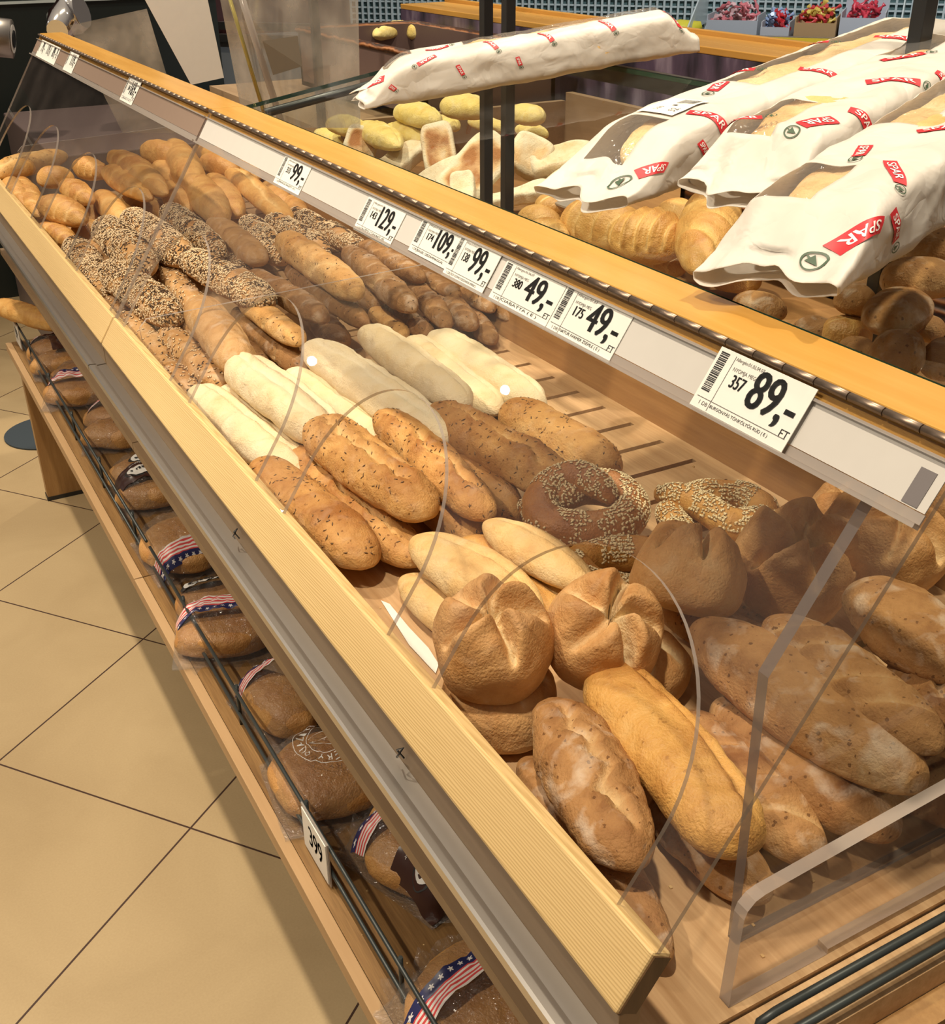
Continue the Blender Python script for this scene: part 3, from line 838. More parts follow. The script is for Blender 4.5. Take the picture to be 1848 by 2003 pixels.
def loaf_shape(Ln, Wd, Ht, pe=2.6, taper=0.1, lump=0.06, bend=0.0, groove=None, sd=0, fine=1.0, bake0=0.5, flatb=0.7, sq=2.2, nu=84, nv=56):
    """returns verts, faces, bake values; the axis is local x, up is local z"""
    so = sd * 7.31
    vs = []; bk = []; fs = []
    rd = random.Random(sd)
    wob = rd.uniform(-0.4, 0.4)
    slashes = [rd.uniform(-0.06, 0.06) for _ in range(6)]
    for i in range(nu + 1):
        t = -math.cos(math.pi * i / nu)
        prof = max(0.0, 1 - abs(t) ** pe) ** (1 / 2.0) * (1 - taper * t * t + 0.06 * nz(t * 1.5, so, 3.3))
        if i in (0, nu): prof = 0.0
        for j in range(nv):
            a = 2 * math.pi * j / nv
            ca, sa = math.cos(a), math.sin(a)
            y = math.copysign(abs(ca) ** (2 / sq), ca); z = math.copysign(abs(sa) ** (2 / sq), sa)
            if z < 0: z *= flatb
            px, py, pz = t * Ln / 2, y * Wd / 2 * prof, z * Ht / 2 * prof
            py += bend * Wd * (t * t - 0.35) + wob * 0.1 * Wd * math.sin(t * 2.2)
            q = Vector((px, py, pz)) * 26
            d = lump * (nz(q.x * .7 + so, q.y * .7, q.z * .7) * 1.0 + 0.5 * nz(q.x * 2 + so, q.y * 2, q.z * 2) + fine * 0.22 * nz(q.x * 6 + so, q.y * 6, q.z * 6))
            b = bake0 + 0.22 * z - 0.10 * (1 - prof) + 0.55 * (d / max(lump, 1e-6)) * 0.4
            if z < -0.3: b += 0.12
            gd = 0.0
            if z > 0 and groove:
                if groove == 'long':
                    yc = 0.28 * math.sin(t * 2.6 + so) + 0.25 * nz(t * 3, so, 1)
                    e = (y - yc) / 0.20; win = sstep(0.9, 0.6, abs(t))
                    gd = win * (-1.5 * math.exp(-e * e) + 0.7 * math.exp(-((e - 1.7) ** 2) * 1.4))
                    b -= win * 0.55 * math.exp(-e * e * 0.7); b += win * 0.2 * math.exp(-((e - 1.7) ** 2) * 2)
                elif groove == 'diag':
                    for k in range(4):
                        tc = -0.62 + k * 0.42 + slashes[k]
                        e = (t - tc - y * 0.22) / 0.055; win = sstep(1.0, 0.6, abs(y))
                        gd += win * (-0.8 * math.exp(-e * e) + 0.5 * math.exp(-((e - 1.6) ** 2)))
                        b -= win * 0.35 * math.exp(-e * e)
                elif groove == 'wrap':
                    for k in range(5):
                        tc = -0.7 + k * 0.35 + slashes[k]
                        e = (t - tc - y * 0.16) / 0.05
                        gd += -0.55 * math.exp(-e * e) + 0.55 * math.exp(-((e - 1.8) ** 2) * 0.8)
                        b -= 0.3 * math.exp(-e * e)
                elif groove == 'side':
                    yc = 0.52 + 0.10 * math.sin(t * 3 + so)
                    e = (y - yc) / 0.13; win = sstep(0.98, 0.7, abs(t))
                    gd = win * (-1.1 * math.exp(-e * e) + 0.5 * math.exp(-((e + 1.8) ** 2)))
                    b += 0.25 * math.exp(-((e + 1.2) ** 2)) * win
                    e = (t - 0.62 - y * 0.25) / 0.06; gd += -0.7 * math.exp(-e * e) * sstep(-0.8, 0.2, y)
                elif groove == 'crack':
                    yc = 0.18 * math.sin(t * 2.0 + so) + 0.45 * nz(t * 4.5, so, 1) + 0.15 * nz(t * 16, so, 5)
                    wd = 0.13 + 0.10 * nz(t * 7, so, 9)
                    e = (y - yc) / wd; win = sstep(0.92, 0.55, abs(t)) * (0.75 + 0.6 * nz(t * 6, so, 4))
                    gd = win * (-2.0 * math.exp(-e * e) + 0.9 * math.exp(-((abs(e) - 1.9) ** 2) * 1.3))
                    b -= win * 0.6 * math.exp(-e * e * 0.6); b += win * 0.25 * math.exp(-((abs(e) - 2.0) ** 2) * 2)
                elif groove == 'fold':
                    e = (y - 0.35 - 0.15 * t) / 0.10; win = sstep(0.95, 0.75, abs(t))
                    gd = win * (-1.0 * math.exp(-e * e) + 0.3 * sstep(0, 1.5, e))
                    b -= win * 0.12 * math.exp(-e * e)
                elif groove == 'knot':
                    e = (t - 0.45 - y * 0.25) / 0.07; gd = -0.9 * math.exp(-e * e) + 0.3 * math.exp(-((e - 1.8) ** 2))
                    e2 = (t + 0.25 + y * 0.35) / 0.08; gd += -0.35 * math.exp(-e2 * e2)
                    b -= 0.25 * math.exp(-e * e)
                elif groove == 'split':
                    for yc, k0 in ((-0.15, 0.3), (0.55, 2.0)):
                        e = (y - yc - 0.2 * nz(t * 2.5, so + k0, 1)) / 0.13; win = sstep(0.95, 0.7, abs(t))
                        gd += win * (-0.8 * math.exp(-e * e) + 0.35 * math.exp(-((e - 1.9) ** 2)))
                        b -= win * 0.35 * math.exp(-e * e)
            k = (d * 1.25 + gd * 0.085) * (0.4 + 0.6 * prof) * min(Wd, Ht)
            nrm = Vector((0, y / Wd, z / Ht)); 
            if nrm.length > 0: nrm.normalize()
            vs.append(Vector((px, py, pz)) + nrm * k * (0 if prof == 0 else 1)); bk.append(b)
    for i in range(nu):
        for j in range(nv):
            j2 = (j + 1) % nv
            fs.append((i * nv + j, i * nv + j2, (i + 1) * nv + j2, (i + 1) * nv + j))
    return vs, fs, bk


def kaiser_shape(D, Ht, sd=0, flip=False, depth=1.0):
    so = sd * 5.7; nr, na = 30, 72
    vs = []; bk = []; fs = []; rd = random.Random(sd); ph = rd.uniform(0, 6.28)
    gro = [(k * 2 * math.pi / 5 + rd.uniform(-0.22, 0.22), rd.choice((0.45, 0.7, 1.0, 1.25)), rd.uniform(0.07, 0.15)) for k in range(5)]
    for i in range(2 * nr + 1):
        u = i / (2 * nr)
        psi = math.pi * u
        rho = math.sin(psi) ** 0.75; zt = math.cos(psi)
        for j in range(na):
            th = 2 * math.pi * j / na
            r = rho * (1 + 0.035 * math.cos(5 * (th - ph)) * rho + 0.05 * nz(math.cos(th) + so, math.sin(th), zt))
            x, y = r * D / 2 * math.cos(th), r * D / 2 * math.sin(th)
            if zt > 0: z = Ht * 0.60 * (max(0, zt)) ** 0.75
            else: z = -Ht * 0.40 * (-zt) ** 0.55
            b = 0.55 + 0.30 * zt
            if zt > 0 and depth > 0:
                win = sstep(0.99, 0.72, rho)
                md = 9.0; g = 0.0
                for (ak, sk, wk) in gro:
                    df = (th - ph - ak + 0.35 * rho + math.pi) % (2 * math.pi) - math.pi
                    if abs(df) > 1.6: continue
                    dd = abs(math.sin(df)) * rho + 0.012 * nz(rho * 9, ak * 5 + so, 1)
                    gg = sk * math.exp(-(dd / wk) ** 2)
                    g = max(g, gg); md = min(md, dd)
                    z += Ht * 0.09 * sk * win * math.exp(-((df * rho - wk * 2.2) / (wk * 1.6)) ** 2) * depth
                z += Ht * win * (-0.26 * g + 0.10 * (1 - math.exp(-(min(md, 1) / 0.22) ** 2))) * depth
                z -= Ht * 0.10 * math.exp(-(rho / 0.13) ** 2) * depth
                b -= win * 0.9 * min(1, g)
                b -= 0.3 * math.exp(-(rho / 0.16) ** 2)
            q = Vector((x, y, z)) * 30
            dn = nz(q.x + so, q.y, q.z) * 0.02 * D + nz(q.x * 3 + so, q.y * 3, q.z * 3) * 0.006 * D
            n = Vector((math.cos(th) * rho, math.sin(th) * rho, zt)).normalized()
            vs.append(Vector((x, y, z)) + n * dn * (rho > 0.001)); bk.append(b)
    for i in range(2 * nr):
        for j in range(na):
            j2 = (j + 1) % na
            fs.append((i * na + j, (i + 1) * na + j, (i + 1) * na + j2, i * na + j2))
    return vs, fs, bk


def tube_shape(path, radii, sd=0, nseg=96, nv=24, lump=0.05, bake0=0.55):
    """smooth closed-end tube along a path of control points"""
    so = sd * 3.1
    P = [Vector(p) for p in path]; n = len(P)

    def cr(t):
        f = t * (n - 1); i = min(int(f), n - 2); u = f - i
        p0, p1, p2, p3 = P[max(i - 1, 0)], P[i], P[i + 1], P[min(i + 2, n - 1)]
        r0 = radii[i] * (1 - u) + radii[i + 1] * u
        return 0.5 * ((2 * p1) + (p2 - p0) * u + (2 * p0 - 5 * p1 + 4 * p2 - p3) * u * u + (3 * p1 - p0 - 3 * p2 + p3) * u ** 3), r0
    C = [cr(i / nseg) for i in range(nseg + 1)]
    vs = []; bk = []; fs = []; up = Vector((0, 0, 1))
    for i, (p, r) in enumerate(C):
        d = (C[min(i + 1, nseg)][0] - C[max(i - 1, 0)][0]).normalized()
        a = d.cross(up)
        a = a.normalized() if a.length > 1e-4 else Vector((1, 0, 0)); v = a.cross(d).normalized()
        endf = min(i, nseg - i) / 5.0
        rr = r * (math.sqrt(max(0, 1 - (1 - min(1, endf)) ** 2)))
        for k in range(nv):
            t = 2 * math.pi * k / nv
            n_ = a * math.cos(t) + v * math.sin(t)
            q = (p + n_ * rr) * 40
            dd = lump * r * (nz(q.x + so, q.y, q.z) + 0.4 * nz(q.x * 3, q.y * 3 + so, q.z * 3))
            vs.append(p + n_ * (rr + dd * min(1, endf))); bk.append(bake0 + 0.25 * n_.z + 0.8 * dd / r)
    for i in range(nseg):
        for k in range(nv):
            k2 = (k + 1) % nv
            fs.append((i * nv + k, i * nv + k2, (i + 1) * nv + k2, (i + 1) * nv + k))
    return vs, fs, bk


def mesh_from(name, shape, m):
    vs, fs, bk = shape
    me = bpy.data.meshes.new(name)
    me.from_pydata(vs, [], fs)
    bm = bmesh.new(); bm.from_mesh(me); lay = bm.verts.layers.float.new('bake')
    for v, b in zip(bm.verts, bk): v[lay] = b
    bmesh.ops.remove_doubles(bm, verts=bm.verts, dist=1e-6)
    bmesh.ops.recalc_face_normals(bm, faces=bm.faces)
    for f in bm.faces: f.smooth = True
    bm.to_mesh(me); bm.free()
    me.materials.append(m)
    return me


def seeds_on(me, parent, n, length, width, m, name, sd=0, zmin=0.1, clump=0.0, cscale=20, axis_rand=1.0):
    """little seeds pressed into a crust, one part"""
    rd = random.Random(sd)
    polys = [p for p in me.polygons if p.normal.z > zmin]
    if not polys: return None
    cum = []; tot = 0
    for p in polys: tot += p.area; cum.append(tot)
    import bisect
    vs = []; fs = []
    tries = 0; made = 0
    while made < n and tries < n * 6:
        tries += 1
        p = polys[min(bisect.bisect(cum, rd.random() * tot), len(polys) - 1)]
        c = p.center.copy()
        vv = [me.vertices[i].co for i in p.vertices]
        w = [rd.random() for _ in vv]; s = sum(w)
        c = sum((v * (x / s) for v, x in zip(vv, w)), Vector())
        if clump > 0 and nz(c.x * cscale + sd, c.y * cscale, c.z * cscale) < clump - 0.35: continue
        nr = p.normal; t = Vector((rd.uniform(-1, 1), rd.uniform(-1, 1), rd.uniform(-1, 1)))
        t = (t - nr * t.dot(nr)); 
        if t.length < 1e-3: continue
        t.normalize(); b = nr.cross(t)
        l = length * rd.uniform(0.75, 1.2) / 2; wd = width * rd.uniform(0.8, 1.2) / 2
        o = c + nr * wd * 0.35
        k = len(vs)
        tt = t * l + nr * l * rd.uniform(-0.15, 0.25)
        vs += [o - tt, o - tt * .35 + b * wd, o - tt * .35 + nr * wd * .7, o - tt * .35 - b * wd, o + tt * .45 + b * wd * .9, o + tt * .45 + nr * wd * .7, o + tt * .45 - b * wd * .9, o + tt]
        fs += [(k, k + 1, k + 2), (k, k + 2, k + 3), (k + 1, k + 4, k + 5, k + 2), (k + 2, k + 5, k + 6, k + 3), (k + 4, k + 7, k + 5), (k + 5, k + 7, k + 6), (k + 1, k + 3, k + 6, k + 4), (k, k + 3, k + 1), (k + 4, k + 6, k + 7)]
        made += 1
    m2 = bpy.data.meshes.new(name); m2.from_pydata(vs, [], fs); m2.materials.append(m)
    for p in m2.polygons: p.use_smooth = True
    o = bpy.data.objects.new(name, m2); COL.objects.link(o); o.parent = parent
    o['kind'] = 'stuff'
    return o


TRAY = 0.83
STY = {
    # height ratio, kwargs, material, seeds
    'white': (0.92, dict(pe=7, taper=0.04, lump=0.05, groove='fold', bake0=0.25, fine=0.6), 'b_white', None),
    'whites': (0.92, dict(pe=7, taper=0.04, lump=0.05, groove='split', bake0=0.22, fine=0.6), 'b_white', None),
    'pale': (0.72, dict(pe=2.0, taper=0.05, lump=0.03, groove='fold', bake0=0.30, fine=0.6), 'b_pale', None),
    'brown': (0.88, dict(pe=5, taper=0.08, lump=0.055, groove='crack', bake0=0.48), 'b_brown', ('b', 70)),
    'brownp': (0.88, dict(pe=5, taper=0.08, lump=0.045, groove=None, bake0=0.50), 'b_brown', ('b', 60)),
    'crusty': (0.82, dict(pe=3.0, taper=0.20, lump=0.085, groove='crack', bake0=0.48), 'b_crusty', None),
    'crustyp': (0.78, dict(pe=3.0, taper=0.12, lump=0.05, groove=None, bake0=0.45), 'b_crusty', None),
    'crustyd': (0.78, dict(pe=3.0, taper=0.12, lump=0.05, groove='diag', bake0=0.45), 'b_crusty', None),
    'gold': (0.84, dict(pe=5, taper=0.10, lump=0.04, groove='long', bake0=0.42), 'b_gold', None),
    'golds': (0.84, dict(pe=6, taper=0.08, lump=0.045, groove='side', bake0=0.42), 'b_gold', None),
    'seeded': (0.98, dict(pe=5, taper=0.04, lump=0.045, groove=None, bake0=0.50), 'b_seeded', ('s', 420)),
    'seedlt': (0.98, dict(pe=5, taper=0.06, lump=0.045, groove=None, bake0=0.38), 'b_seeded', ('s', 60)),
    'plain': (1.0, dict(pe=6, taper=0.05, lump=0.04, groove=None, bake0=0.40), 'b_seeded', None),
    'rye': (1.02, dict(pe=5, taper=0.10, lump=0.05, groove='knot', bake0=0.50), 'b_rye', ('b', 14)),
    'ryeg': (1.02, dict(pe=5, taper=0.10, lump=0.05, groove='diag', bake0=0.50), 'b_rye', ('b', 14)),
    'ryel': (1.02, dict(pe=6, taper=0.08, lump=0.045, groove='knot', bake0=0.35), 'b_brown', ('b', 18)),
    'milk': (1.08, dict(pe=2.4, taper=0.22, lump=0.03, groove='wrap', bake0=0.48, fine=0.3), 'b_milk', None),
    'milkp': (1.08, dict(pe=2.6, taper=0.10, lump=0.03, groove=None, bake0=0.42, fine=0.3), 'b_milk', None),
    'milks': (0.9, dict(pe=2.6, taper=0.10, lump=0.03, groove='long', bake0=0.25, fine=0.3), 'b_milk', ('b', 50)),
    'yellow': (0.85, dict(pe=2.4, taper=0.12, lump=0.05, groove='fold', bake0=0.25, fine=0.6), 'b_yellow', None),
}
cnt = [0]


def loaf(style, ax, ay, bx, by, w, off, name, label, cat='bread', group=None, base=TRAY, za=None, dz=0.0, ratio=None, roll=0.0, bend=0.0):
    """ax..by are the two ends of the loaf as seen, w its width there, off how high its underside lies above the tray"""
    cnt[0] += 1; sd = cnt[0]
    hr, kw, mt, seeds = STY[style]
    if ratio: hr = ratio
    z = base + off + 0.03
    for _ in range(4):
        A = at(ax, ay, z + dz / 2); B = at(bx, by, z - dz / 2)
        mid = (A + B) / 2
        D = (mid - CAM).length
        Wd = w * D / FPX
        z = base + off + Wd * hr * 0.43
    ax_ = (B - A); Ln = ax_.length
    x = ax_.normalized(); y = Vector((0, 0, 1)).cross(x).normalized(); zz = x.cross(y).normalized()
    R = Matrix((x, y, zz)).transposed() @ Matrix.Rotation(roll, 3, 'X')
    vs, fs, bk = loaf_shape(Ln, Wd, Wd * hr, sd=sd, bend=bend, **kw)
    me = mesh_from(name, (vs, fs, bk), M[mt])
    o = bpy.data.objects.new(name, me); COL.objects.link(o)
    o.location = mid; o.rotation_euler = R.to_euler()
    tag(o, label, cat, group)
    if seeds:
        k, n = seeds
        if k == 's':
            dens = n * (Ln * Wd) / (0.14 * 0.07)
            seeds_on(me, o, int(dens * 1.15), 0.0066, 0.0026, M['seed_dark2'], 'dark_seeds', sd, -0.3, 0.12, 25)
            seeds_on(me, o, int(dens * 1.7), 0.0062, 0.0036, M['seed_oat'], 'pale_seeds', sd + 50, -0.4, 0.03, 25)
        else:
            seeds_on(me, o, int(n * Ln / 0.2), 0.0055, 0.0016, M['seed_dark'], 'dark_seeds', sd, 0.1, 0.3, 30)
    return o


def place(o, pos, up=(0, 0, 1), spin=0.0):
    upv = Vector(up).normalized()
    q = Vector((0, 0, 1)).rotation_difference(upv)
    o.rotation_euler = (q.to_matrix() @ Matrix.Rotation(spin, 3, 'Z')).to_euler()
    o.location = pos
    return o


def kaiser(px, py, d, off, label, up=(0, 0, 1), spin=0.0, hr=0.62, mt='b_kaiser', base=TRAY, depth=1.0, name='kaiser_roll', group=None):
    cnt[0] += 1
    z = base + off + 0.03
    for _ in range(4):
        p = at(px, py, z); Dm = d * (p - CAM).length / FPX; z = base + off + Dm * hr * 0.42
    me = mesh_from(name, kaiser_shape(Dm, Dm * hr, cnt[0], depth=depth), M[mt])
    o = bpy.data.objects.new(name, me); COL.objects.link(o)
    place(o, p, up, spin)
    return tag(o, label, 'bread roll', group)


# ---- nearest section: rustic rods
loaf('crusty', 1062, 1378, 1258, 1698, 172, 0.040, 'rustic_roll', 'dusty brown crusty roll with a cracked top beside the bright golden stick', ratio=0.8)
loaf('golds', 1182, 1316, 1458, 1670, 168, 0.042, 'golden_stick', 'smooth golden bread stick with a split side, brightest of the near sticks')
loaf('crustyp', 1022, 1485, 1310, 1880, 132, 0.0, 'rustic_roll', 'rusty brown roll half hidden along the near front rail')
loaf('crustyd', 1330, 1400, 1606, 1690, 150, 0.006, 'rustic_roll', 'brown slashed roll just right of the golden stick')
loaf('crustyp', 1285, 1560, 1500, 1765, 130, -0.002, 'rustic_roll', 'dark roll lying underneath the golden stick')
loaf('crustyp', 1402, 1372, 1752, 1640, 168, 0.012, 'rustic_roll', 'reddish brown long roll behind the grey panel edge, low down')
loaf('crustyp', 1360, 1222, 1806, 1545, 190, 0.050, 'rustic_roll', 'largest pale brown rustic loaf seen through the clear side panel')
loaf('crustyd', 1498, 1215, 1840, 1470, 150, 0.075, 'rustic_roll', 'pale brown loaf lying behind the largest one inside the side panel')
loaf('crustyp', 1672, 1150, 1905, 1330, 165, 0.090, 'rustic_roll', 'blunt brown loaf at the right edge under the round rolls')
loaf('crusty', 1760, 1290, 1930, 1500, 150, 0.060, 'rustic_roll', 'cracked brown loaf cut off by the right edge of the view')
loaf('crustyp', 1290, 1190, 1560, 1300, 105, 0.010, 'rustic_roll', 'dark shaded roll in the gap below the round kaiser rolls')
loaf('crustyp', 1380, 1170, 1640, 1250, 80, 0.0, 'rustic_roll', 'small dark roll deep below the kaiser roll with open petals')
loaf('crustyp', 1700, 1480, 1960, 1600, 150, 0.0, 'rustic_roll', 'shaded brown roll above the thick clear stop plate')

# ---- kaiser rolls
kaiser(965, 1262, 232, 0.060, 'round kaiser roll on top beside the front rail, nearest the left', up=(-0.22, -0.25, 1), spin=0.3, hr=0.80)
kaiser(975, 1375, 225, 0.0, 'plain round roll underneath the front kaiser roll by the rail', up=(0, 0, 1), spin=1.2, depth=0.2)
kaiser(1178, 1243, 226, 0.055, 'round kaiser roll with a wide pale split, second from the front rail', up=(-0.15, -0.55, 1), spin=2.6, hr=0.80)
kaiser(1245, 1310, 200, 0.0, 'shaded round roll below the kaiser roll with the pale split', depth=0.3)
kaiser(1345, 1137, 218, 0.055, 'smooth back of an upturned kaiser roll under the tip of the near arch', up=(0.45, 0.30, 0.85), spin=0.9, depth=1.0, hr=0.7)
kaiser(1556, 1108, 228, 0.035, 'kaiser roll with open creamy star petals left of the grey panel edge', up=(-0.2, -0.35, 1), spin=0.2, hr=0.70, depth=1.5)
kaiser(1722, 1068, 232, 0.050, 'large kaiser roll seen behind the clear side panel', up=(0.0, -0.35, 1), spin=1.0, hr=0.62)
kaiser(1655, 1020, 150, 0.015, 'pinkish round roll at the back, left of the large one behind the panel', spin=0.5)
kaiser(1850, 985, 190, 0.05, 'orange brown round roll at the right edge under the end of the price strip', spin=0.5)

# ---- sesame rings
def ring(px, py, path, radii, off, label, sd, mt, tilt=(0, 0, 1), scale=1.0):
    """path in centimetres, x towards the right front, y towards the back"""
    p = at(px, py, TRAY + off + 0.023)
    pts = [(a * 0.01 * scale, b * 0.01 * scale, c * 0.01 * scale) for a, b, c in path]
    me = mesh_from('sesame_ring', tube_shape(pts, [r * 0.01 * scale for r in radii], sd, 130, 28), M[mt])
    o = bpy.data.objects.new('sesame_ring', me); COL.objects.link(o)
    place(o, p, tilt, -0.506)
    tag(o, label, 'bread ring')
    seeds_on(me, o, 1900, 0.0046, 0.0028, M['seed_sesame'], 'sesame_seeds', sd, 0.05, 0.16, 30)
    return o


ring(1140, 992, [(-8.2, 0.3, -0.4), (-5.8, 1.0, -0.2), (-2.5, 1.8, 0.4), (0.8, 3.9, 0.2), (4.4, 3.4, 0), (6.0, 0, 0), (4.4, -3.6, 0), (0, -4.9, 0), (-4.2, -3.6, 0), (-5.5, -0.2, 0.3), (-3.6, 3.2, 1.0), (-0.4, 3.6, 1.9), (2.2, 1.2, 2.2), (3.8, -1.0, 1.3)],
     [0.9, 1.5, 2.0, 2.3, 2.4, 2.4, 2.5, 2.6, 2.5, 2.4, 2.3, 2.2, 1.8, 0.8], 0.028, 'glossy brown knotted ring covered in sesame, left one of the pair', 3, 'b_sesame', tilt=(-0.1, -0.15, 1), scale=0.93)
ring(1396, 1006, [(-7.4, 2.6, 1.6), (-4.6, 1.4, 2.0), (-1.6, -1.0, 1.5), (1.6, -3.4, 0.4), (5.0, -2.2, 0), (6.2, 1.4, 0), (3.8, 4.6, 0), (-0.6, 5.0, 0), (-4.0, 2.6, 0), (-5.6, -0.8, 0), (-4.6, -3.6, 0), (-6.4, -1.8, 0.3)],
     [0.9, 1.6, 1.9, 2.1, 2.2, 2.2, 2.2, 2.1, 2.0, 1.9, 1.5, 0.8], 0.002, 'golden knotted sesame ring with a wide hole, right one of the pair', 5, 'b_gold', scale=0.95)
ring(1222, 1120, [(-5.6, -1, 0), (-4.8, 2.2, 0), (-1.4, 4.2, 0), (2.6, 3.8, 0), (5.0, 1.0, 0), (4.4, -2.8, 0), (0.6, -4.4, 0), (-3.6, -3.2, 0.3), (-5.4, -0.6, 1.0), (-5.0, 1.8, 1.0)],
     [1.6, 2.0, 2.1, 2.1, 2.1, 2.1, 2.1, 2.0, 1.8, 1.0], 0.004, 'sesame ring lying below the pair, partly under the kaiser rolls', 9, 'b_gold')

# ---- pale crescent rolls
loaf('pale', 815, 1052, 1052, 1218, 140, 0.030, 'pale_roll', 'broad pale yellow roll with tapered ends, on top behind the front kaiser roll')
loaf('gold', 905, 1062, 1118, 1222, 120, 0.010, 'golden_roll', 'golden roll tucked right beside the broad pale one', ratio=0.7)
loaf('pale', 788, 1130, 960, 1268, 108, 0.0, 'pale_roll', 'yellow tapered roll lying low next to the paper scrap')
loaf('pale', 950, 1022, 1160, 1158, 100, 0.045, 'pale_roll', 'creamy white pointed roll lying against the sesame ring', ratio=0.8)

# ---- brown oat baguettes
loaf('brownp', 505, 912, 722, 1105, 112, 0.010, 'brown_baguette', 'brown baguette end touching the front rail, nearest to it')
loaf('brown', 560, 880, 822, 1104, 100, 0.0, 'brown_baguette', 'darker brown oat baguette second from the front rail')
loaf('brown', 612, 832, 838, 1010, 120, 0.045, 'brown_baguette', 'light brown cracked oat baguette on top of the others')
loaf('brownp', 740, 858, 930, 1062, 100, 0.0, 'brown_baguette', 'low brown baguette squeezed below the cracked top one')
loaf('brown', 742, 812, 962, 1012, 96, 0.040, 'brown_baguette', 'slim brown baguette with dark left side, right of the cracked one')
loaf('brownp', 850, 850, 1010, 1020, 96, 0.0, 'brown_baguette', 'shaded oat baguette beneath the pinkish one')
loaf('brown', 842, 806, 1122, 968, 112, 0.030, 'brown_baguette', 'long pinkish brown baguette with a lengthwise slit beside the slotted board')
loaf('brownp', 990, 800, 1205, 925, 102, 0.0, 'brown_baguette', 'flat light brown oat baguette touching the tray slots')

# ---- white baguettes
loaf('white', 383, 768, 600, 950, 84, 0.0, 'white_baguette', 'cream white baguette lying along the front rail')
loaf('whites', 440, 765, 650, 940, 78, 0.0, 'white_baguette', 'yellowish veined baguette second from the front rail')
loaf('whites', 462, 714, 648, 862, 96, 0.042, 'white_baguette', 'thick pale baguette with vein marks on top, left one')
loaf('white', 565, 728, 770, 880, 58, 0.012, 'white_baguette', 'narrow bright white stick between the veined baguettes')
loaf('white', 600, 735, 830, 905, 70, -0.002, 'white_baguette', 'thin yellow baguette in the middle gap of the white pile')
loaf('whites', 605, 680, 880, 868, 92, 0.030, 'white_baguette', 'longest pale baguette with a double ridge in the middle')
loaf('white', 722, 712, 898, 838, 60, 0.0, 'white_baguette', 'shaded cream stick beneath the top right baguette')
loaf('white', 716, 648, 910, 798, 78, 0.038, 'white_baguette', 'smooth pale baguette laid on top, towards the back')
loaf('white', 800, 668, 975, 808, 66, 0.004, 'white_baguette', 'floury pale stick second from the back of the white pile')
loaf('white', 846, 660, 1058, 802, 80, 0.002, 'white_baguette', 'pale yellow square ended baguette lying at the back against the slots')

# ---- seeded rolls
def z7(x, y): return 150 + x / 3.36, 250 + y / 3.36


def l7(style, x0, y0, x1, y1, w, off, name, label, **k):
    a, b = z7(x0, y0), z7(x1, y1)
    return loaf(style, a[0], a[1], b[0], b[1], w * 1.08 / 3.36, off, name, label, **k)


l7('seeded', 170, 650, 470, 940, 215, 0.055, 'seeded_roll', 'seed crusted roll on top, left one of the two light seeded rolls')
l7('seeded', 350, 590, 710, 890, 205, 0.050, 'seeded_roll', 'light seed crusted roll on top, right beside the left one')
l7('seeded', 590, 545, 945, 850, 170, 0.050, 'seeded_roll', 'greyish seeded roll under the arch tip, third from the front rail')
l7('plain', 890, 630, 1215, 880, 165, 0.045, 'plain_roll', 'smooth tan unseeded roll lying among the seeded ones')
l7('seeded', 1105, 620, 1360, 880, 170, 0.030, 'seeded_roll', 'coarse seeded roll right behind the smooth tan one')
l7('seeded', 1270, 600, 1640, 830, 150, 0.040, 'seeded_roll', 'seeded roll just behind the big tan loaf')
l7('seeded', 1410, 560, 1830, 790, 130, 0.050, 'seeded_roll', 'floury seeded stick at the back under the price strip')
l7('seeded', 730, 860, 1260, 1170, 215, 0.060, 'seeded_roll', 'largest seed covered roll in the centre of the seeded pile')
l7('seeded', 930, 790, 1110, 960, 150, 0.020, 'seeded_roll', 'short seeded roll end behind the largest one')
l7('seeded', 210, 930, 640, 1290, 220, 0.030, 'seeded_roll', 'wide dark seeded roll lying low towards the front rail')
l7('seeded', -40, 760, 215, 1110, 180, 0.010, 'seeded_roll', 'seeded roll pressed against the front rail, leftmost')
l7('plain', 95, 760, 300, 990, 110, 0.015, 'plain_roll', 'narrow plain stick between the leftmost seeded rolls')
l7('seedlt', 540, 920, 870, 1260, 150, 0.020, 'seeded_roll', 'light stick with few seeds between the central rolls')
l7('seedlt', 165, 1080, 300, 1240, 130, 0.0, 'seeded_roll', 'small pale roll end low beside the rail joint')
l7('seedlt', 300, 1260, 580, 1530, 180, 0.0, 'seeded_roll', 'shaded roll with dark seeds low behind the low divider')
l7('seedlt', 570, 1345, 965, 1700, 185, 0.010, 'seeded_roll', 'long tan roll with few seeds near the front rail')
l7('plain', 790, 1170, 1095, 1580, 250, 0.050, 'plain_roll', 'fat pinkish roll with a rolled end and a small hole')
l7('seedlt', 600, 1180, 790, 1390, 140, 0.015, 'seeded_roll', 'pale roll end in the gap left of the fat pinkish roll')
l7('seedlt', 520, 1530, 790, 1780, 160, 0.0, 'seeded_roll', 'brownish roll lowest at the front rail beside the white baguettes')
l7('ryel', 1090, 1120, 1470, 1420, 165, 0.050, 'brown_roll', 'golden brown roll with cracked top inside the middle arch', ratio=0.9)
l7('rye', 1180, 1350, 1510, 1600, 165, 0.005, 'brown_roll', 'golden brown roll lying beneath the cracked one in the middle arch')
l7('rye', 1070, 1390, 1250, 1560, 100, 0.0, 'brown_roll', 'small brown roll end beside the fat pinkish roll')
l7('rye', 1050, 1210, 1200, 1400, 130, 0.01, 'brown_roll', 'shaded brown roll behind the fat pinkish roll')
l7('rye', 1140, 970, 1640, 1270, 165, 0.055, 'brown_roll', 'knobbly greyish brown twisted roll above the middle arch')
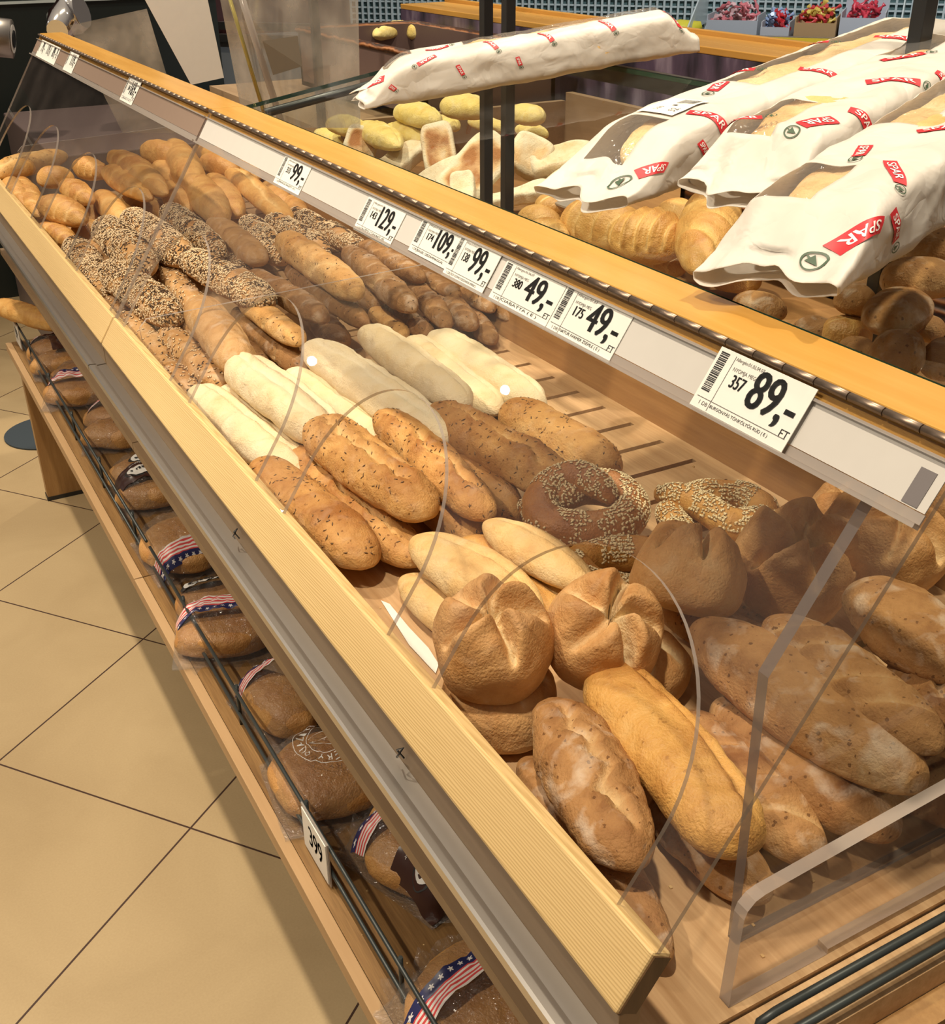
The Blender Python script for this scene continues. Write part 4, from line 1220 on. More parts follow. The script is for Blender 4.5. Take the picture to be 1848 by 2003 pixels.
l7('ryel', 1350, 740, 1850, 1110, 205, 0.065, 'brown_roll', 'biggest tan loaf on top with a few dark seeds')


def l4(style, x0, y0, x1, y1, w, off, name, label, **k):
    s = 3.554
    return loaf(style, 480 + x0 / s, 400 + y0 / s, 480 + x1 / s, 400 + y1 / s, w / s, off, name, label, **k)


l4('rye', 300, 450, 845, 850, 165, 0.030, 'brown_roll', 'long brown stick running below the biggest tan loaf')
l4('rye', 700, 320, 1175, 740, 190, 0.045, 'brown_roll', 'thick brown roll with a folded end right of the biggest tan loaf')
l4('ryeg', 800, 280, 1240, 530, 150, 0.060, 'brown_roll', 'dark brown round backed loaf at the top under the price tags')
l4('rye', 760, 560, 950, 720, 160, 0.010, 'brown_roll', 'brown roll end between the thick roll and the long stick')
l4('ryeg', 1140, 540, 1410, 850, 160, 0.030, 'brown_roll', 'brown knotted stick with a hole at its end')
l4('rye', 1180, 480, 1490, 640, 120, 0.050, 'brown_roll', 'glossy brown roll tucked close under the price tags')
l4('ryeg', 1350, 640, 1590, 860, 170, 0.020, 'brown_roll', 'brown split roll furthest right in the lit row')
l4('rye', 1500, 600, 1720, 740, 120, 0.030, 'brown_roll', 'shaded brown roll just under the last small price tags')
l4('rye', 1540, 740, 1720, 960, 150, 0.0, 'brown_roll', 'dim roll at the dark end of the brown row')
l4('rye', 1000, 700, 1290, 920, 150, 0.005, 'brown_roll', 'dim brown roll lying below the thick roll')
l4('ryel', 880, 750, 1115, 920, 140, 0.0, 'brown_roll', 'small orange brown roll low in the shade above the white baguettes')
l4('rye', 450, 740, 680, 990, 190, 0.0, 'brown_roll', 'pinkish brown round roll end low right of the middle arch')
l4('rye', 1290, 820, 1480, 930, 110, 0.0, 'brown_roll', 'dim roll end low beside the smooth white baguette')
l4('rye', 1680, 660, 1850, 800, 110, 0.02, 'brown_roll', 'dim dark roll half hidden under the price strip')
l4('rye', 560, 420, 800, 520, 120, 0.0, 'brown_roll', 'hidden brown roll below the biggest tan loaf')
l4('seeded', 560, 150, 830, 330, 120, 0.02, 'seeded_roll', 'dark seeded roll glimpsed through the price strip edge')

# ---- golden rolls of the far counter
def l6(style, x0, y0, x1, y1, w, off, name, label, **k):
    s = 6.16
    return loaf(style, x0 / s, 200 + y0 / s, x1 / s, 200 + y1 / s, w * 1.1 / s, off, name, label, **k)


l6('milks', -160, 900, 810, 640, 280, 0.070, 'poppy_baton', 'long yellow baton with dark poppy seeds at the far left')
l6('milk', 60, 960, 330, 1260, 240, 0.040, 'milk_roll', 'golden roll standing on end at the front rail, leftmost')
l6('milk', 200, 960, 480, 1380, 260, 0.030, 'milk_roll', 'golden curved roll second from the far left by the rail')
l6('milkp', 440, 940, 900, 920, 240, 0.060, 'milk_roll', 'orange brown roll lying crossways behind the second arch from the far end')
l6('milk', 900, 780, 1300, 880, 230, 0.060, 'milk_roll', 'bright round faced golden roll at the top of the left heap')
l6('milk', 745, 1010, 1120, 1200, 240, 0.060, 'milk_roll', 'golden roll with a spiral end facing the aisle')
l6('milk', 490, 1230, 1030, 1440, 290, 0.050, 'milk_roll', 'large wrapped golden roll in front of the spiral ended one')
l6('milk', 470, 1530, 900, 1720, 230, 0.020, 'milk_roll', 'ridged yellow roll at the rail beside the first seeded roll')
l6('milkp', 880, 1560, 1300, 1600, 260, 0.0, 'milk_roll', 'orange smooth roll low between the seeded and golden rolls')
l6('milkp', 1200, 1120, 1520, 1500, 260, 0.030, 'milk_roll', 'golden egg shaped roll right beside the dark gap')
l6('milk', 1250, 820, 1830, 1170, 260, 0.075, 'milk_roll', 'brown topped roll with a lighter nose above the dark gap')
l6('milkp', 1520, 1180, 1760, 1380, 230, 0.0, 'milk_roll', 'dark orange roll in the shadow under the brown topped one')
l7('milk', 215, 180, 590, 440, 165, 0.085, 'milk_roll', 'brown crumb dusted long roll at the top of the middle heap')
l7('milkp', 440, 150, 700, 220, 150, 0.080, 'milk_roll', 'orange roll at the back beside the frosted divider')
l7('milkp', 620, 110, 800, 420, 180, 0.070, 'milk_roll', 'tall golden roll standing steeply at the back of the heap')
l7('milkp', 540, 260, 660, 420, 150, 0.050, 'milk_roll', 'small golden roll between the crumb dusted and the tall one')
l7('milkp', 820, 230, 1060, 290, 140, 0.055, 'milk_roll', 'smooth pinkish roll close under the white price strip')
l7('milkp', 780, 150, 960, 210, 110, 0.060, 'milk_roll', 'shaded roll at the very back under the strip joint')
l7('milkp', 735, 330, 960, 620, 200, 0.050, 'milk_roll', 'brightest pale roll with a soft highlight in the middle of the heap')
l7('milkp', 880, 340, 1060, 580, 170, 0.025, 'milk_roll', 'pink brown roll right beside the brightest pale one')
l7('milkp', 600, 400, 750, 560, 160, 0.040, 'milk_roll', 'pale roll left of the brightest one, behind the lid end')
l7('gold', 1000, 285, 1400, 610, 150, 0.060, 'milk_roll', 'long straight golden baton pointing towards the seeded rolls', ratio=0.75)
l7('milkp', 1230, 390, 1390, 500, 120, 0.030, 'milk_roll', 'shaded orange roll behind the long golden baton')
l7('milkp', 1370, 480, 1500, 590, 120, 0.020, 'milk_roll', 'small orange roll next to the far seeded stick')
l7('milkp', 420, 490, 560, 610, 140, 0.0, 'milk_roll', 'deep orange roll low in the dark gap')
l7('milkp', 980, 560, 1150, 700, 130, 0.0, 'milk_roll', 'shaded roll low between the pale roll and the tan stick')
l7('milkp', 1040, 250, 1200, 330, 110, 0.03, 'milk_roll', 'dim roll close under the white strip near its far end')
l7('milkp', 0, 480, 120, 620, 160, 0.0, 'milk_roll', 'small orange roll low behind the large wrapped one')

# ---- breads in the raised bin
BIN = 0.976


def l3(style, x0, y0, x1, y1, w, off, name, label, **k):
    s = 4.107
    return loaf(style, 600 + x0 / s, 150 + y0 / s, 600 + x1 / s, 150 + y1 / s, w * 1.2 / s, off + 0.02, name, label, base=BIN, **k)


l3('yellow', 170, 370, 490, 450, 170, 0.055, 'yellow_roll', 'long yellow floured roll at the left end of the raised bin')
l3('yellow', 440, 400, 730, 570, 190, 0.050, 'yellow_roll', 'yellow roll with a bright glint, right of the long one')
l3('yellow', 90, 450, 330, 560, 150, 0.010, 'yellow_roll', 'dull yellow roll lowest at the left behind the wooden top')
l3('yellow', 720, 280, 1060, 370, 200, 0.085, 'yellow_roll', 'bright yellow roll on top under the tip of the long bag')
l3('yellow', 660, 420, 960, 530, 180, 0.045, 'yellow_roll', 'yellow roll below the bright top one')
l3('yellow', 1110, 230, 1420, 290, 220, 0.090, 'yellow_roll', 'tall yellow roll just left of the two posts')
l3('yellow', 1040, 350, 1200, 420, 130, 0.050, 'yellow_roll', 'small yellow roll between the two top yellow ones')
l3('yellow', 1300, 360, 1620, 430, 130, 0.050, 'yellow_roll', 'yellow roll passing behind the two posts')
l3('yellow', 1640, 290, 1890, 340, 180, 0.085, 'yellow_roll', 'pale yellow roll right of the two posts')
l3('yellow', 1680, 420, 1930, 480, 130, 0.040, 'yellow_roll', 'lower yellow roll right of the two posts')


def pita(px, py, w, h, off, rot, up, label, sd, th=0.022, face=0.9, base=BIN, corner=4.5, mt='b_pita'):
    """flat four-cornered or round bread with a toasted face"""
    p = at(px, py, base + off); D = (p - CAM).length / FPX
    wx, wy = w * D, h * D
    nr, na = 16, 56; vs = []; fs = []; bk = []
    for i in range(2 * nr + 1):
        psi = math.pi * i / (2 * nr); rho = math.sin(psi) ** 0.45; zt = math.cos(psi)
        for j in range(na):
            t = 2 * math.pi * j / na
            c, s = math.cos(t), math.sin(t)
            r = rho / (abs(c) ** corner + abs(s) ** corner) ** (1 / corner)
            r *= 1 + 0.05 * nz(c * 2 + sd, s * 2, 1)
            x, y = r * wx / 2 * c, r * wy / 2 * s
            z = th / 2 * math.copysign(abs(zt) ** 0.5, zt) * (1.0 - 0.25 * math.exp(-(rho / 0.6) ** 2)) + 0.006 * nz(x * 25 + sd, y * 25, 0)
            b = 0.05 + (face * sstep(0.86, 0.62, rho) * (1 if zt > 0 else 0)) * (0.8 + 0.9 * nz(x * 30 + sd, y * 30, 2))
            vs.append(Vector((x, y, z))); bk.append(b)
    for i in range(2 * nr):
        for j in range(na):
            j2 = (j + 1) % na
            fs.append((i * na + j, (i + 1) * na + j, (i + 1) * na + j2, i * na + j2))
    me = mesh_from('flat_bread', (vs, fs, bk), M[mt])
    o = bpy.data.objects.new('flat_bread', me); COL.objects.link(o)
    place(o, p, up, rot)
    return tag(o, label, 'flat bread')


pita(705, 285, 75, 62, 0.075, 0.9, (-0.2, -0.8, 0.6), 'small triangular looking flat bread corner at the left by the wooden top', 1)
pita(785, 312, 110, 60, 0.060, 0.3, (-0.3, -0.2, 1), 'plain cream flat bread lying left of the toasted ones', 2, face=0.1, th=0.035)
pita(858, 292, 105, 62, 0.090, 1.15, (-0.5, -0.65, 0.55), 'tilted flat bread with a toasted brown face, left of the biggest one', 3)
pita(930, 330, 165, 95, 0.075, 0.35, (-0.45, -0.55, 0.75), 'biggest flat bread with a brown toasted centre behind the posts', 4)
pita(845, 352, 140, 50, 0.050, -0.2, (-0.5, -0.2, 1), 'cream flat bread lying in front of the two toasted ones', 5, face=0.05, th=0.03)
pita(905, 368, 70, 46, 0.055, 1.0, (-0.6, -0.5, 0.7), 'small cream flat bread point close to the wooden top', 6, face=0.1)
pita(1035, 305, 80, 80, 0.080, 0.5, (-0.4, -0.6, 0.6), 'flat bread with light face just right of the posts', 7, face=0.4, th=0.04)
pita(1100, 310, 130, 60, 0.075, -0.2, (-0.3, -0.4, 1), 'greyish flat bread beside the basket wall', 8, face=0.2, th=0.04)
pita(1110, 350, 150, 50, 0.045, 0.2, (-0.4, -0.3, 1), 'folded pale flat bread lying in front of the greyish one', 9, face=0.15, th=0.04)
pita(1010, 385, 150, 40, 0.030, -0.3, (-0.3, -0.2, 1), 'pale flat bread low behind the foot of the posts', 10, face=0.05, th=0.03)
pita(1190, 290, 80, 50, 0.07, 0.2, (-0.3, -0.3, 1), 'small pale flat bread at the clear guard edge', 11, face=0.1, th=0.03)
pita(1180, 330, 90, 50, 0.05, 0.8, (-0.3, -0.3, 1), 'cream flat bread almost touching the middle bag tip', 12, face=0.1, th=0.03)


def lb(style, ax, ay, bx, by, w, off, name, label, **k):
    return loaf(style, ax, ay, bx, by, w * 1.15, off + 0.01, name, label, base=BIN, **k)


kaiser(1085, 412, 80, 0.045, 'round orange brown bun left of the middle bag tip', mt='b_milk', base=BIN, depth=0.1, name='round_bun')
lb('milk', 1110, 430, 1250, 470, 95, 0.030, 'knotted_roll', 'long glazed brown roll below the middle bag corner')
lb('milk', 1190, 462, 1345, 480, 95, 0.050, 'knotted_roll', 'glazed roll with a dark pointed end under the middle bag')
lb('milkp', 1290, 425, 1380, 470, 80, 0.030, 'knotted_roll', 'yellow orange roll between the middle bags')
lb('milk', 1410, 400, 1360, 530, 100, 0.055, 'knotted_roll', 'tall brown roll standing upright between the bags')
lb('milk', 1040, 450, 1110, 470, 50, 0.040, 'knotted_roll', 'small pale roll tip next to the long glazed roll')
lb('milkp', 1020, 430, 1090, 452, 60, 0.010, 'knotted_roll', 'pale shaded roll low right of the post feet')
lb('milk', 1230, 505, 1340, 530, 60, 0.015, 'knotted_roll', 'dim roll behind the small clear holder')
kaiser(1515, 478, 110, 0.060, 'round bun with toasted top behind the front bag', mt='b_milk', base=BIN, depth=0.1, name='round_bun')
kaiser(1440, 545, 90, 0.010, 'dark bun in the shade under the front bag corner', mt='b_milk', base=BIN, depth=0.1, name='round_bun')
kaiser(1655, 655, 90, 0.060, 'orange bun peeping out under the front bag', mt='b_milk', base=BIN, depth=0.1, name='round_bun')
loafs = [
    (1720, 640, 1790, 590, 95, 0.10, 'rye_roll', 'flat rye roll with dark pits right of the right post'),
    (1700, 690, 1810, 700, 105, 0.075, 'rye_roll', 'rye roll with a ribbed cut face by the right post foot'),
    (1770, 640, 1850, 650, 60, 0.09, 'rye_roll', 'small rye roll with a round knob near the right edge'),
    (1800, 700, 1900, 720, 90, 0.07, 'rye_roll', 'rye roll with a dark hollow cut off by the right edge'),
    (1740, 560, 1860, 540, 95, 0.12, 'rye_roll', 'tall rye loaf at the right edge above the flat ones'),
    (1650, 600, 1730, 570, 80, 0.08, 'rye_roll', 'rye roll showing just below the front bag'),
    (1770, 480, 1880, 500, 90, 0.13, 'rye_roll', 'rye loaf between the front bag and the right edge'),
    (1670, 520, 1760, 510, 80, 0.07, 'rye_roll', 'yellow brown roll behind the front bag'),
    (1560, 640, 1640, 668, 70, 0.02, 'rye_roll', 'tan roll in the shade right under the tip of the nearest bag'),
    (1440, 590, 1530, 620, 70, 0.01, 'rye_roll', 'tan roll in the shade close behind the wooden top, left of the nearest bag'),
    (1660, 670, 1700, 700, 50, 0.05, 'rye_roll', 'small tan roll just left of the right post foot'),
]
for a in loafs:
    lb('crustyp', *a)
tag(centre(MB().slab([tuple(at(x, y, z)) for x, y, z in ((1780, 745, 1.06), (1860, 790, 1.06), (1890, 740, 1.10), (1800, 722, 1.10))], (0, 0, 1), 0.01).build('dark_tray_liner', M['film'])), 'crinkled dark plastic film at the right edge behind the wooden top', 'film')
# pale loaves in the rear basket
for a, lb_ in ((( 735, 70, 800, 55, 40), 'left pale loaf in the rear basket'), ((790, 62, 850, 66, 38), 'middle pale loaf in the rear basket'), ((845, 70, 900, 72, 34), 'right pale loaf in the rear basket')):
    loaf('yellow', *a, 0.09, 'pale_loaf', lb_ + ' at the top', base=1.06)
# lone loaf on the far end of the lower shelf
loaf('golds', -12, 598, 128, 640, 44, 0.075, 'golden_baguette', 'golden baguette sticking out over the far end of the lower shelf', base=0.456, ratio=0.9)

# ------------------------------------------------------------------ lettering
FONT_CACHE = {}


def text_verts(s, res=3):
    if s in FONT_CACHE: return FONT_CACHE[s]
    cu = bpy.data.curves.new('t', 'FONT'); cu.body = s; cu.size = 1.0; cu.resolution_u = res; cu.fill_mode = 'FRONT'
    o = bpy.data.objects.new('t', cu); COL.objects.link(o)
    dg = bpy.context.evaluated_depsgraph_get(); dg.update()
    me = o.evaluated_get(dg).to_mesh()
    vs = [tuple(v.co) for v in me.vertices]; fs = [tuple(p.vertices) for p in me.polygons]
    o.evaluated_get(dg).to_mesh_clear()
    bpy.data.objects.remove(o); bpy.data.curves.remove(cu)
    if vs:
        x0 = min(v[0] for v in vs); x1 = max(v[0] for v in vs); y0 = min(v[1] for v in vs); y1 = max(v[1] for v in vs)
    else: x0 = y0 = 0; x1 = y1 = 1
    FONT_CACHE[s] = (vs, fs, x0, x1, y0, y1)
    return FONT_CACHE[s]


def text_rect(s, u0, u1, v0, v1, bold=0.0):
    """text fitted to a rectangle in (u, v); bold repeats it slightly shifted"""
    vs, fs, x0, x1, y0, y1 = text_verts(s)
    out = []; of = []
    for k in ((0,) if not bold else (-1, -0.33, 0.33, 1)):
        b = len(out)
        out += [(u0 + (x - x0) / (x1 - x0) * (u1 - u0) + k * bold, v0 + (y - y0) / (y1 - y0) * (v1 - v0)) for x, y, _ in vs]
        of += [tuple(b + i for i in f) for f in fs]
    return out, of


# ------------------------------------------------------------------ price tags on the strip
def price_tag(y0, y1, w0, w1, price, code, allergen, product, label, d=0.0056, tilt=0.0, simple=False):
    """y0 is the far end of the card, y1 the near end; text reads from far to near"""
    Wt = y0 - y1; Ht = w1 - w0
    root = empty('price_card', tuple(L((y0 + y1) / 2, w0, d)), label, 'price tag', 'price cards on the strip')

    def Q(u, v, dd=0.0):
        u2 = u * Wt; v2 = v * Ht
        return L(y0 - u2, w0 + v2 + tilt * u2, d + dd)
    m = MB()
    vs = [Q(u, v, e) for e in (0, 0.0006) for u, v in ((0, 0), (1, 0), (1, 1), (0, 1))]
    m.add(vs, [(0, 3, 2, 1), (4, 5, 6, 7), (0, 1, 5, 4), (1, 2, 6, 5), (2, 3, 7, 6), (3, 0, 4, 7)])
    m.build('card', M['card'], root)

    def put(vf, mb, e=0.0009):
        mb.add([Q(u, v, e) for u, v in vf[0]], vf[1])
    m = MB()
    put(text_rect(price + ',-', 0.47, 0.93, 0.26, 0.93, 0.011), m)
    m.build('price_number', M['ink'], root, fixn=False)
    if not simple:
        m = MB()
        put(text_rect('FT', 0.90, 0.985, 0.19, 0.31), m)
        put(text_rect(code, 0.26, 0.40, 0.50, 0.70, 0.004), m)
        put(text_rect(product, 0.20, 0.82, 0.085, 0.165), m)
        m.build('code_text', M['ink'], root, fixn=False)
        for nm, vf in (('prompt_text', text_rect('NYOMJA MEG', 0.22, 0.46, 0.72, 0.80)), ('allergen_text', text_rect(allergen, 0.20, 0.50, 0.875, 0.945)), ('piece_text', text_rect('1 DB', 0.08, 0.17, 0.09, 0.15))):
            m = MB(); put(vf, m); m.build(nm, M['ink_grey'], root, fixn=False)
        m = MB()
        for (a, b, c, e) in ((0.03, 0.97, 0.19, 0.20), (0.185, 0.19, 0.2, 0.95), (0.185, 0.19, 0.04, 0.19)):
            m.add([Q(a, c, 0.0009), Q(b, c, 0.0009), Q(b, e, 0.0009), Q(a, e, 0.0009)], [(0, 1, 2, 3)])
        m.build('ruled_lines', M['ink_grey'], root, fixn=False)
    m = MB(); v = 0.30; rd = random.Random(len(product))
    while v < 0.95:
        h = rd.choice((0.008, 0.014, 0.022)); m.add([Q(0.03, v, 0.0009), Q(0.12, v, 0.0009), Q(0.12, v + h, 0.0009), Q(0.03, v + h, 0.0009)], [(0, 1, 2, 3)])
        v += h + rd.choice((0.009, 0.015))
    m.build('barcode', M['ink'], root, fixn=False)
    return root


price_tag(0.565, 0.472, 0.3045, 0.351, '89', '357', 'Allergén:01,03,04,07', 'BURGONYÁS TÖNKÖLYÖS RÚD ( E )', 'large price card reading 89, nearest on the strip', d=0.0090)
price_tag(0.7595, 0.667, 0.3035, 0.345, '49', '175', 'Allergén:01,07', 'NATUR FARMER ZSEMLE ( E )', 'price card reading 49 with code 175, second from the near end')
price_tag(0.857, 0.7605, 0.3035, 0.343, '49', '380', 'Allergén:01,06,07', 'CIABATTA ( E )', 'price card reading 49 with code 380, third from the near end')
price_tag(0.946, 0.868, 0.3025, 0.345, '99', '138', 'Allergén:01,03,06,07,11', 'SÓS CSOMÓ SZEZÁMOS (PEREC)', 'price card reading 99 overlapping the one reading 109', d=0.0064)
price_tag(1.028, 0.938, 0.3090, 0.3445, '109', '174', 'Allergén:01,06,11', 'BAGEL SZEZÁMMAGGAL', 'price card reading 109')
price_tag(1.160, 1.066, 0.3010, 0.341, '129', '143', 'Allergén:01,06', 'ALPESI CSAVART (E)', 'price card reading 129')
price_tag(1.424, 1.334, 0.305, 0.343, '99', '315', 'Allergén:01', 'FRANCIA BAGETT ( E )', 'price card reading 99 standing alone at the far part of the white strip')
price_tag(2.261, 2.172, 0.307, 0.352, '169', '376', 'Allergén:01', 'KIFLI ( E )', 'price card on the brown strip, nearest of those there')
price_tag(2.794, 2.700, 0.307, 0.351, '119', '370', 'Allergén:01', 'VAJAS KIFLI', 'price card alone in the middle of the brown strip', simple=True)
for k, (y, pr, lbl) in enumerate([(2.945, '99', 'price card at the far group of the brown strip, nearest'), (2.99, '89', 'price card at the far group of the brown strip, second'), (3.06, '119', 'price card at the far group of the brown strip, third'), (3.125, '79', 'price card at the far group of the brown strip, outermost')]):
    price_tag(y, y - 0.075 if k else y - 0.05, 0.306, 0.348, pr, '3', '', 'X', lbl, simple=True, d=0.0056 + 0.0004 * (k % 2))

# price card on the wire guard of the lower shelf
def wire_card(yc, wid, label, txt):
    root = empty('shelf_price_card', (0.312, yc, 0.46), label, 'price tag', 'price cards on the wire guard')
    m = MB().box(0.3125, 0.3145, yc - wid / 2, yc + wid / 2, 0.462, 0.530); m.build('card_holder', M['edge'], root)
    m = MB().box(0.3112, 0.3124, yc - wid / 2 + 0.004, yc + wid / 2 - 0.004, 0.464, 0.526); m.build('card', M['card'], root)
    m = MB(); vf = text_rect(txt, 0.3, 0.8, 0.3, 0.8, 0.01)
    m.add([(0.3110, yc + wid / 2 - u * wid, 0.464 + v * 0.062) for u, v in vf[0]], vf[1])
    m.build('price_number', M['ink_grey'], root, fixn=False)


wire_card(0.975, 0.085, 'price card clipped to the wires of the lower shelf, near one', '399')
wire_card(3.13, 0.085, 'price card at the far end of the lower shelf wires', '399')

# ------------------------------------------------------------------ paper bags with a window, on the glass
M['paper'] = None
def paper_mat():
    m, nt = mat('bag_paper')
    tc = N(nt, 'ShaderNodeTexCoord')
    n = N(nt, 'ShaderNodeTexNoise'); n.inputs['Scale'].default_value = 22; n.inputs['Detail'].default_value = 3; n.inputs['Distortion'].default_value = 0.8
    nt.links.new(tc.outputs['Object'], n.inputs['Vector'])
    v = N(nt, 'ShaderNodeTexVoronoi'); v.inputs['Scale'].default_value = 17; v.feature = 'DISTANCE_TO_EDGE'
    vm = N(nt, 'ShaderNodeVectorMath'); vm.operation = 'ADD'; nt.links.new(tc.outputs['Object'], vm.inputs[0])
    vs_ = N(nt, 'ShaderNodeVectorMath'); vs_.operation = 'SCALE'; vs_.inputs['Scale'].default_value = 0.05; nt.links.new(n.outputs['Color'], vs_.inputs[0]); nt.links.new(vs_.outputs[0], vm.inputs[1])
    nt.links.new(vm.outputs[0], v.inputs['Vector'])
    h = math_n(nt, 'ADD', math_n(nt, 'MULTIPLY', n.outputs[0], 0.5), math_n(nt, 'MULTIPLY', v.outputs['Distance'], 1.3))
    c = ramp(nt, [(0.3, (0.80, 0.76, 0.69)), (0.7, (0.86, 0.83, 0.77))], n.outputs[0]).outputs[0]
    b = principled(nt, c, 0.45, 0, 0.4, h, 0.5, 0.006)
    t = N(nt, 'ShaderNodeBsdfTranslucent'); t.inputs[0].default_value = (0.75, 0.68, 0.58, 1)
    mx = N(nt, 'ShaderNodeMixShader', n0=0.35)
    nt.links.new(b.outputs[0], mx.inputs[1]); nt.links.new(t.outputs[0], mx.inputs[2])
    finish(nt, mx.outputs[0]); return m
M['paper'] = paper_mat()


def bag(A, B, Wd, Ht, label, sd, win=(0.10, 0.30), vwin=(0.10, 0.42), win_u=(0.07, 0.97), crumple=1.0, tagcard=False, roll=0.0, seamcard=None, flare=0.5, loaf_style='crustyp', labels=None):
    """A is the open near tip, B the far end (points on the glass); cross-section parameter v runs 0..1 round the bag starting at the near-right bottom edge"""
    A = Vector(A); B = Vector(B)
    X = (B - A); Ln = X.length; X.normalize()
    gn = Vector((-0.16, 0, 1)).normalized()
    Y = gn.cross(X).normalized(); Z = X.cross(Y).normalized()
    if roll:
        rm = Matrix.Rotation(roll, 3, X); Y = rm @ Y; Z = rm @ Z
    R = Matrix((X, Y, Z)).transposed()
    root = empty('paper_bread_bag', A, label, 'bread bag')
    root.rotation_euler = R.to_euler()
    so = sd * 9.7

    def S(u, v, off=0.0):
        # section: rounded box, height collapses at both ends
        a = 2 * math.pi * v
        e0 = sstep(0.0, 0.16, u); e1 = sstep(1.0, 0.90, u)
        hh = Ht * (0.16 + 0.84 * e0) * (0.35 + 0.65 * e1)
        ww = Wd * (1.0 + 0.14 * (1 - e0)) * (0.9 + 0.1 * e1) * (1 + 0.05 * nz(u * 6, so, 0))
        ca, sa = math.cos(a), math.sin(a); p = 5.5
        r = 1 / (abs(ca) ** p + abs(sa) ** p) ** (1 / p)
        y = -ca * r * ww / 2; z = sa * r * hh / 2
        cr = crumple * 0.0042
        # faceted folds
        f1 = (1 - abs(nz(u * 7 + so, y * 22, z * 22)) * 2.6) * 0.45
        f2 = (1 - abs(nz(u * 19 + so, y * 34 + 3, z * 40)) * 2.6) * 0.3
        n = Vector((0, -ca, sa)).normalized()
        x = u * Ln + 0.006 * nz(so, y * 40, z * 20) * (1 - e0) * 3
        lift = flare * (1 - e0) * 0.02 * (1 + nz(so, y * 25, 0)) + hh / 2
        if u < 0.04: x += 0.006 * math.sin(y * 60 + so)
        return Vector((x, y, z + lift)) + n * (cr * (f1 + 0.6 * f2) + off)

    nu, nv = 110, 96
    V = [[S(i / nu, j / nv) for j in range(nv)] for i in range(nu + 1)]
    w0, w1 = vwin
    paper = ([], []); filmq = ([], [])
    ids = {}; filmrow = {}

    def add(dst, i, j):
        key = (id(dst), i, j % nv)
        if key not in ids: ids[key] = len(dst[0]); dst[0].append(V[i][j % nv])
        return ids[key]
    for i in range(nu):
        for j in range(nv):
            u = (i + .5) / nu; v = (j + .5) / nv
            inw = w0 < v < w1 and win_u[0] < u < win_u[1]
            if inw and seamcard and seamcard[0] < u < seamcard[1]: inw = False
            dst = filmq if inw else paper
            dst[1].append((add(dst, i, j), add(dst, i, j + 1), add(dst, i + 1, j + 1), add(dst, i + 1, j)))
            if inw: filmrow[dst[1][-1]] = i
    for e, ii in ((0, 0), (1, nu)):
        pass
    if True:  # far end closed with a folded end sheet
        b = [add(paper, nu, j) for j in range(nv)]; paper[1].append(tuple(b))

    def mk(name, dat, m, par, solid=0.0004):
        me = bpy.data.meshes.new(name); me.from_pydata(dat[0], [], dat[1]); me.materials.append(m)
        for p in me.polygons: p.use_smooth = True
        bm = bmesh.new(); bm.from_mesh(me); bmesh.ops.recalc_face_normals(bm, faces=bm.faces); bm.to_mesh(me); bm.free()
        o = bpy.data.objects.new(name, me); COL.objects.link(o); o.parent = par
        if solid:
            s = o.modifiers.new('thickness', 'SOLIDIFY'); s.thickness = solid
        return o
    body = mk('paper_body', paper, M['paper'], root)
    if seamcard:
        cut = seamcard[0] * nu
        for lo in (True, False):
            fs_ = [f for f in filmq[1] if (filmrow[f] < cut) == lo]
            if not fs_: continue
            used = sorted({i for f in fs_ for i in f}); rm_ = {i: k for k, i in enumerate(used)}
            mk('film_window', ([filmq[0][i] for i in used], [tuple(rm_[i] for i in f) for f in fs_]), M['film_window'], root, 0)
    else:
        mk('film_window', filmq, M['film_window'], root, 0)
    # loaf inside
    vs, fs, bk = loaf_shape(Ln * 0.86, Wd * 0.93, Ht * 0.93, pe=5, sq=3.2, taper=0.05, lump=0.05, groove='diag', bake0=0.30, sd=sd, nu=90)
    vs = [v + Vector((Ln * 0.535, 0, Ht * 0.485)) for v in vs]
    me = mesh_from('baguette', (vs, fs, bk), M['b_pale'])
    o = bpy.data.objects.new('baguette', me); COL.objects.link(o); o.parent = root
    # printed red labels: (u, v, angle, length, height)
    rd = random.Random(sd)
    per = 2 * (Wd + Ht)
    if labels is None: labels = []

    def sticker(u, v, ang, ln, hh, badge=True):
        def mp(s, t, e):
            c, sn = math.cos(ang), math.sin(ang)
            du = (s * c - t * sn) / Ln; dv = (s * sn + t * c) / per
            return S(u + du, v + dv, e)
        m1 = ([], []); n = 14
        for a in range(n + 1):
            for b in range(5):
                m1[0].append(mp((a / n - .5) * ln, (b / 4 - .5) * hh, 0.0009))
        for a in range(n):
            for b in range(4):
                m1[1].append((a * 5 + b, (a + 1) * 5 + b, (a + 1) * 5 + b + 1, a * 5 + b + 1))
        so_ = mk('red_label', m1, M['red'], root, 0)
        vf = text_rect('SPAR', -ln * .38, ln * .38, -hh * .30, hh * .30, hh * 0.02)
        mk('label_text', ([mp(s, t, 0.0015) for s, t in vf[0]], vf[1]), M['white'], so_, 0)
        if badge:
            vs_ = []; f_ = []; k = 22; cx = ln * .5 + hh * 0.75
            for q in range(k):
                t = 2 * math.pi * q / k
                vs_.append(mp(cx + math.cos(t) * hh * .52, math.sin(t) * hh * .52, 0.0012)); vs_.append(mp(cx + math.cos(t) * hh * .42, math.sin(t) * hh * .42, 0.0012))
            for q in range(k):
                q2 = (q + 1) % k; f_.append((2 * q, 2 * q2, 2 * q2 + 1, 2 * q + 1))
            b0 = len(vs_)
            for (s, t) in ((-.26, -.2), (.26, -.2), (0, .34), (-.05, -.2), (.05, -.2), (.05, -.36), (-.05, -.36)):
                vs_.append(mp(cx + s * hh, t * hh, 0.0012))
            f_ += [(b0, b0 + 1, b0 + 2), (b0 + 3, b0 + 6, b0 + 5, b0 + 4)]
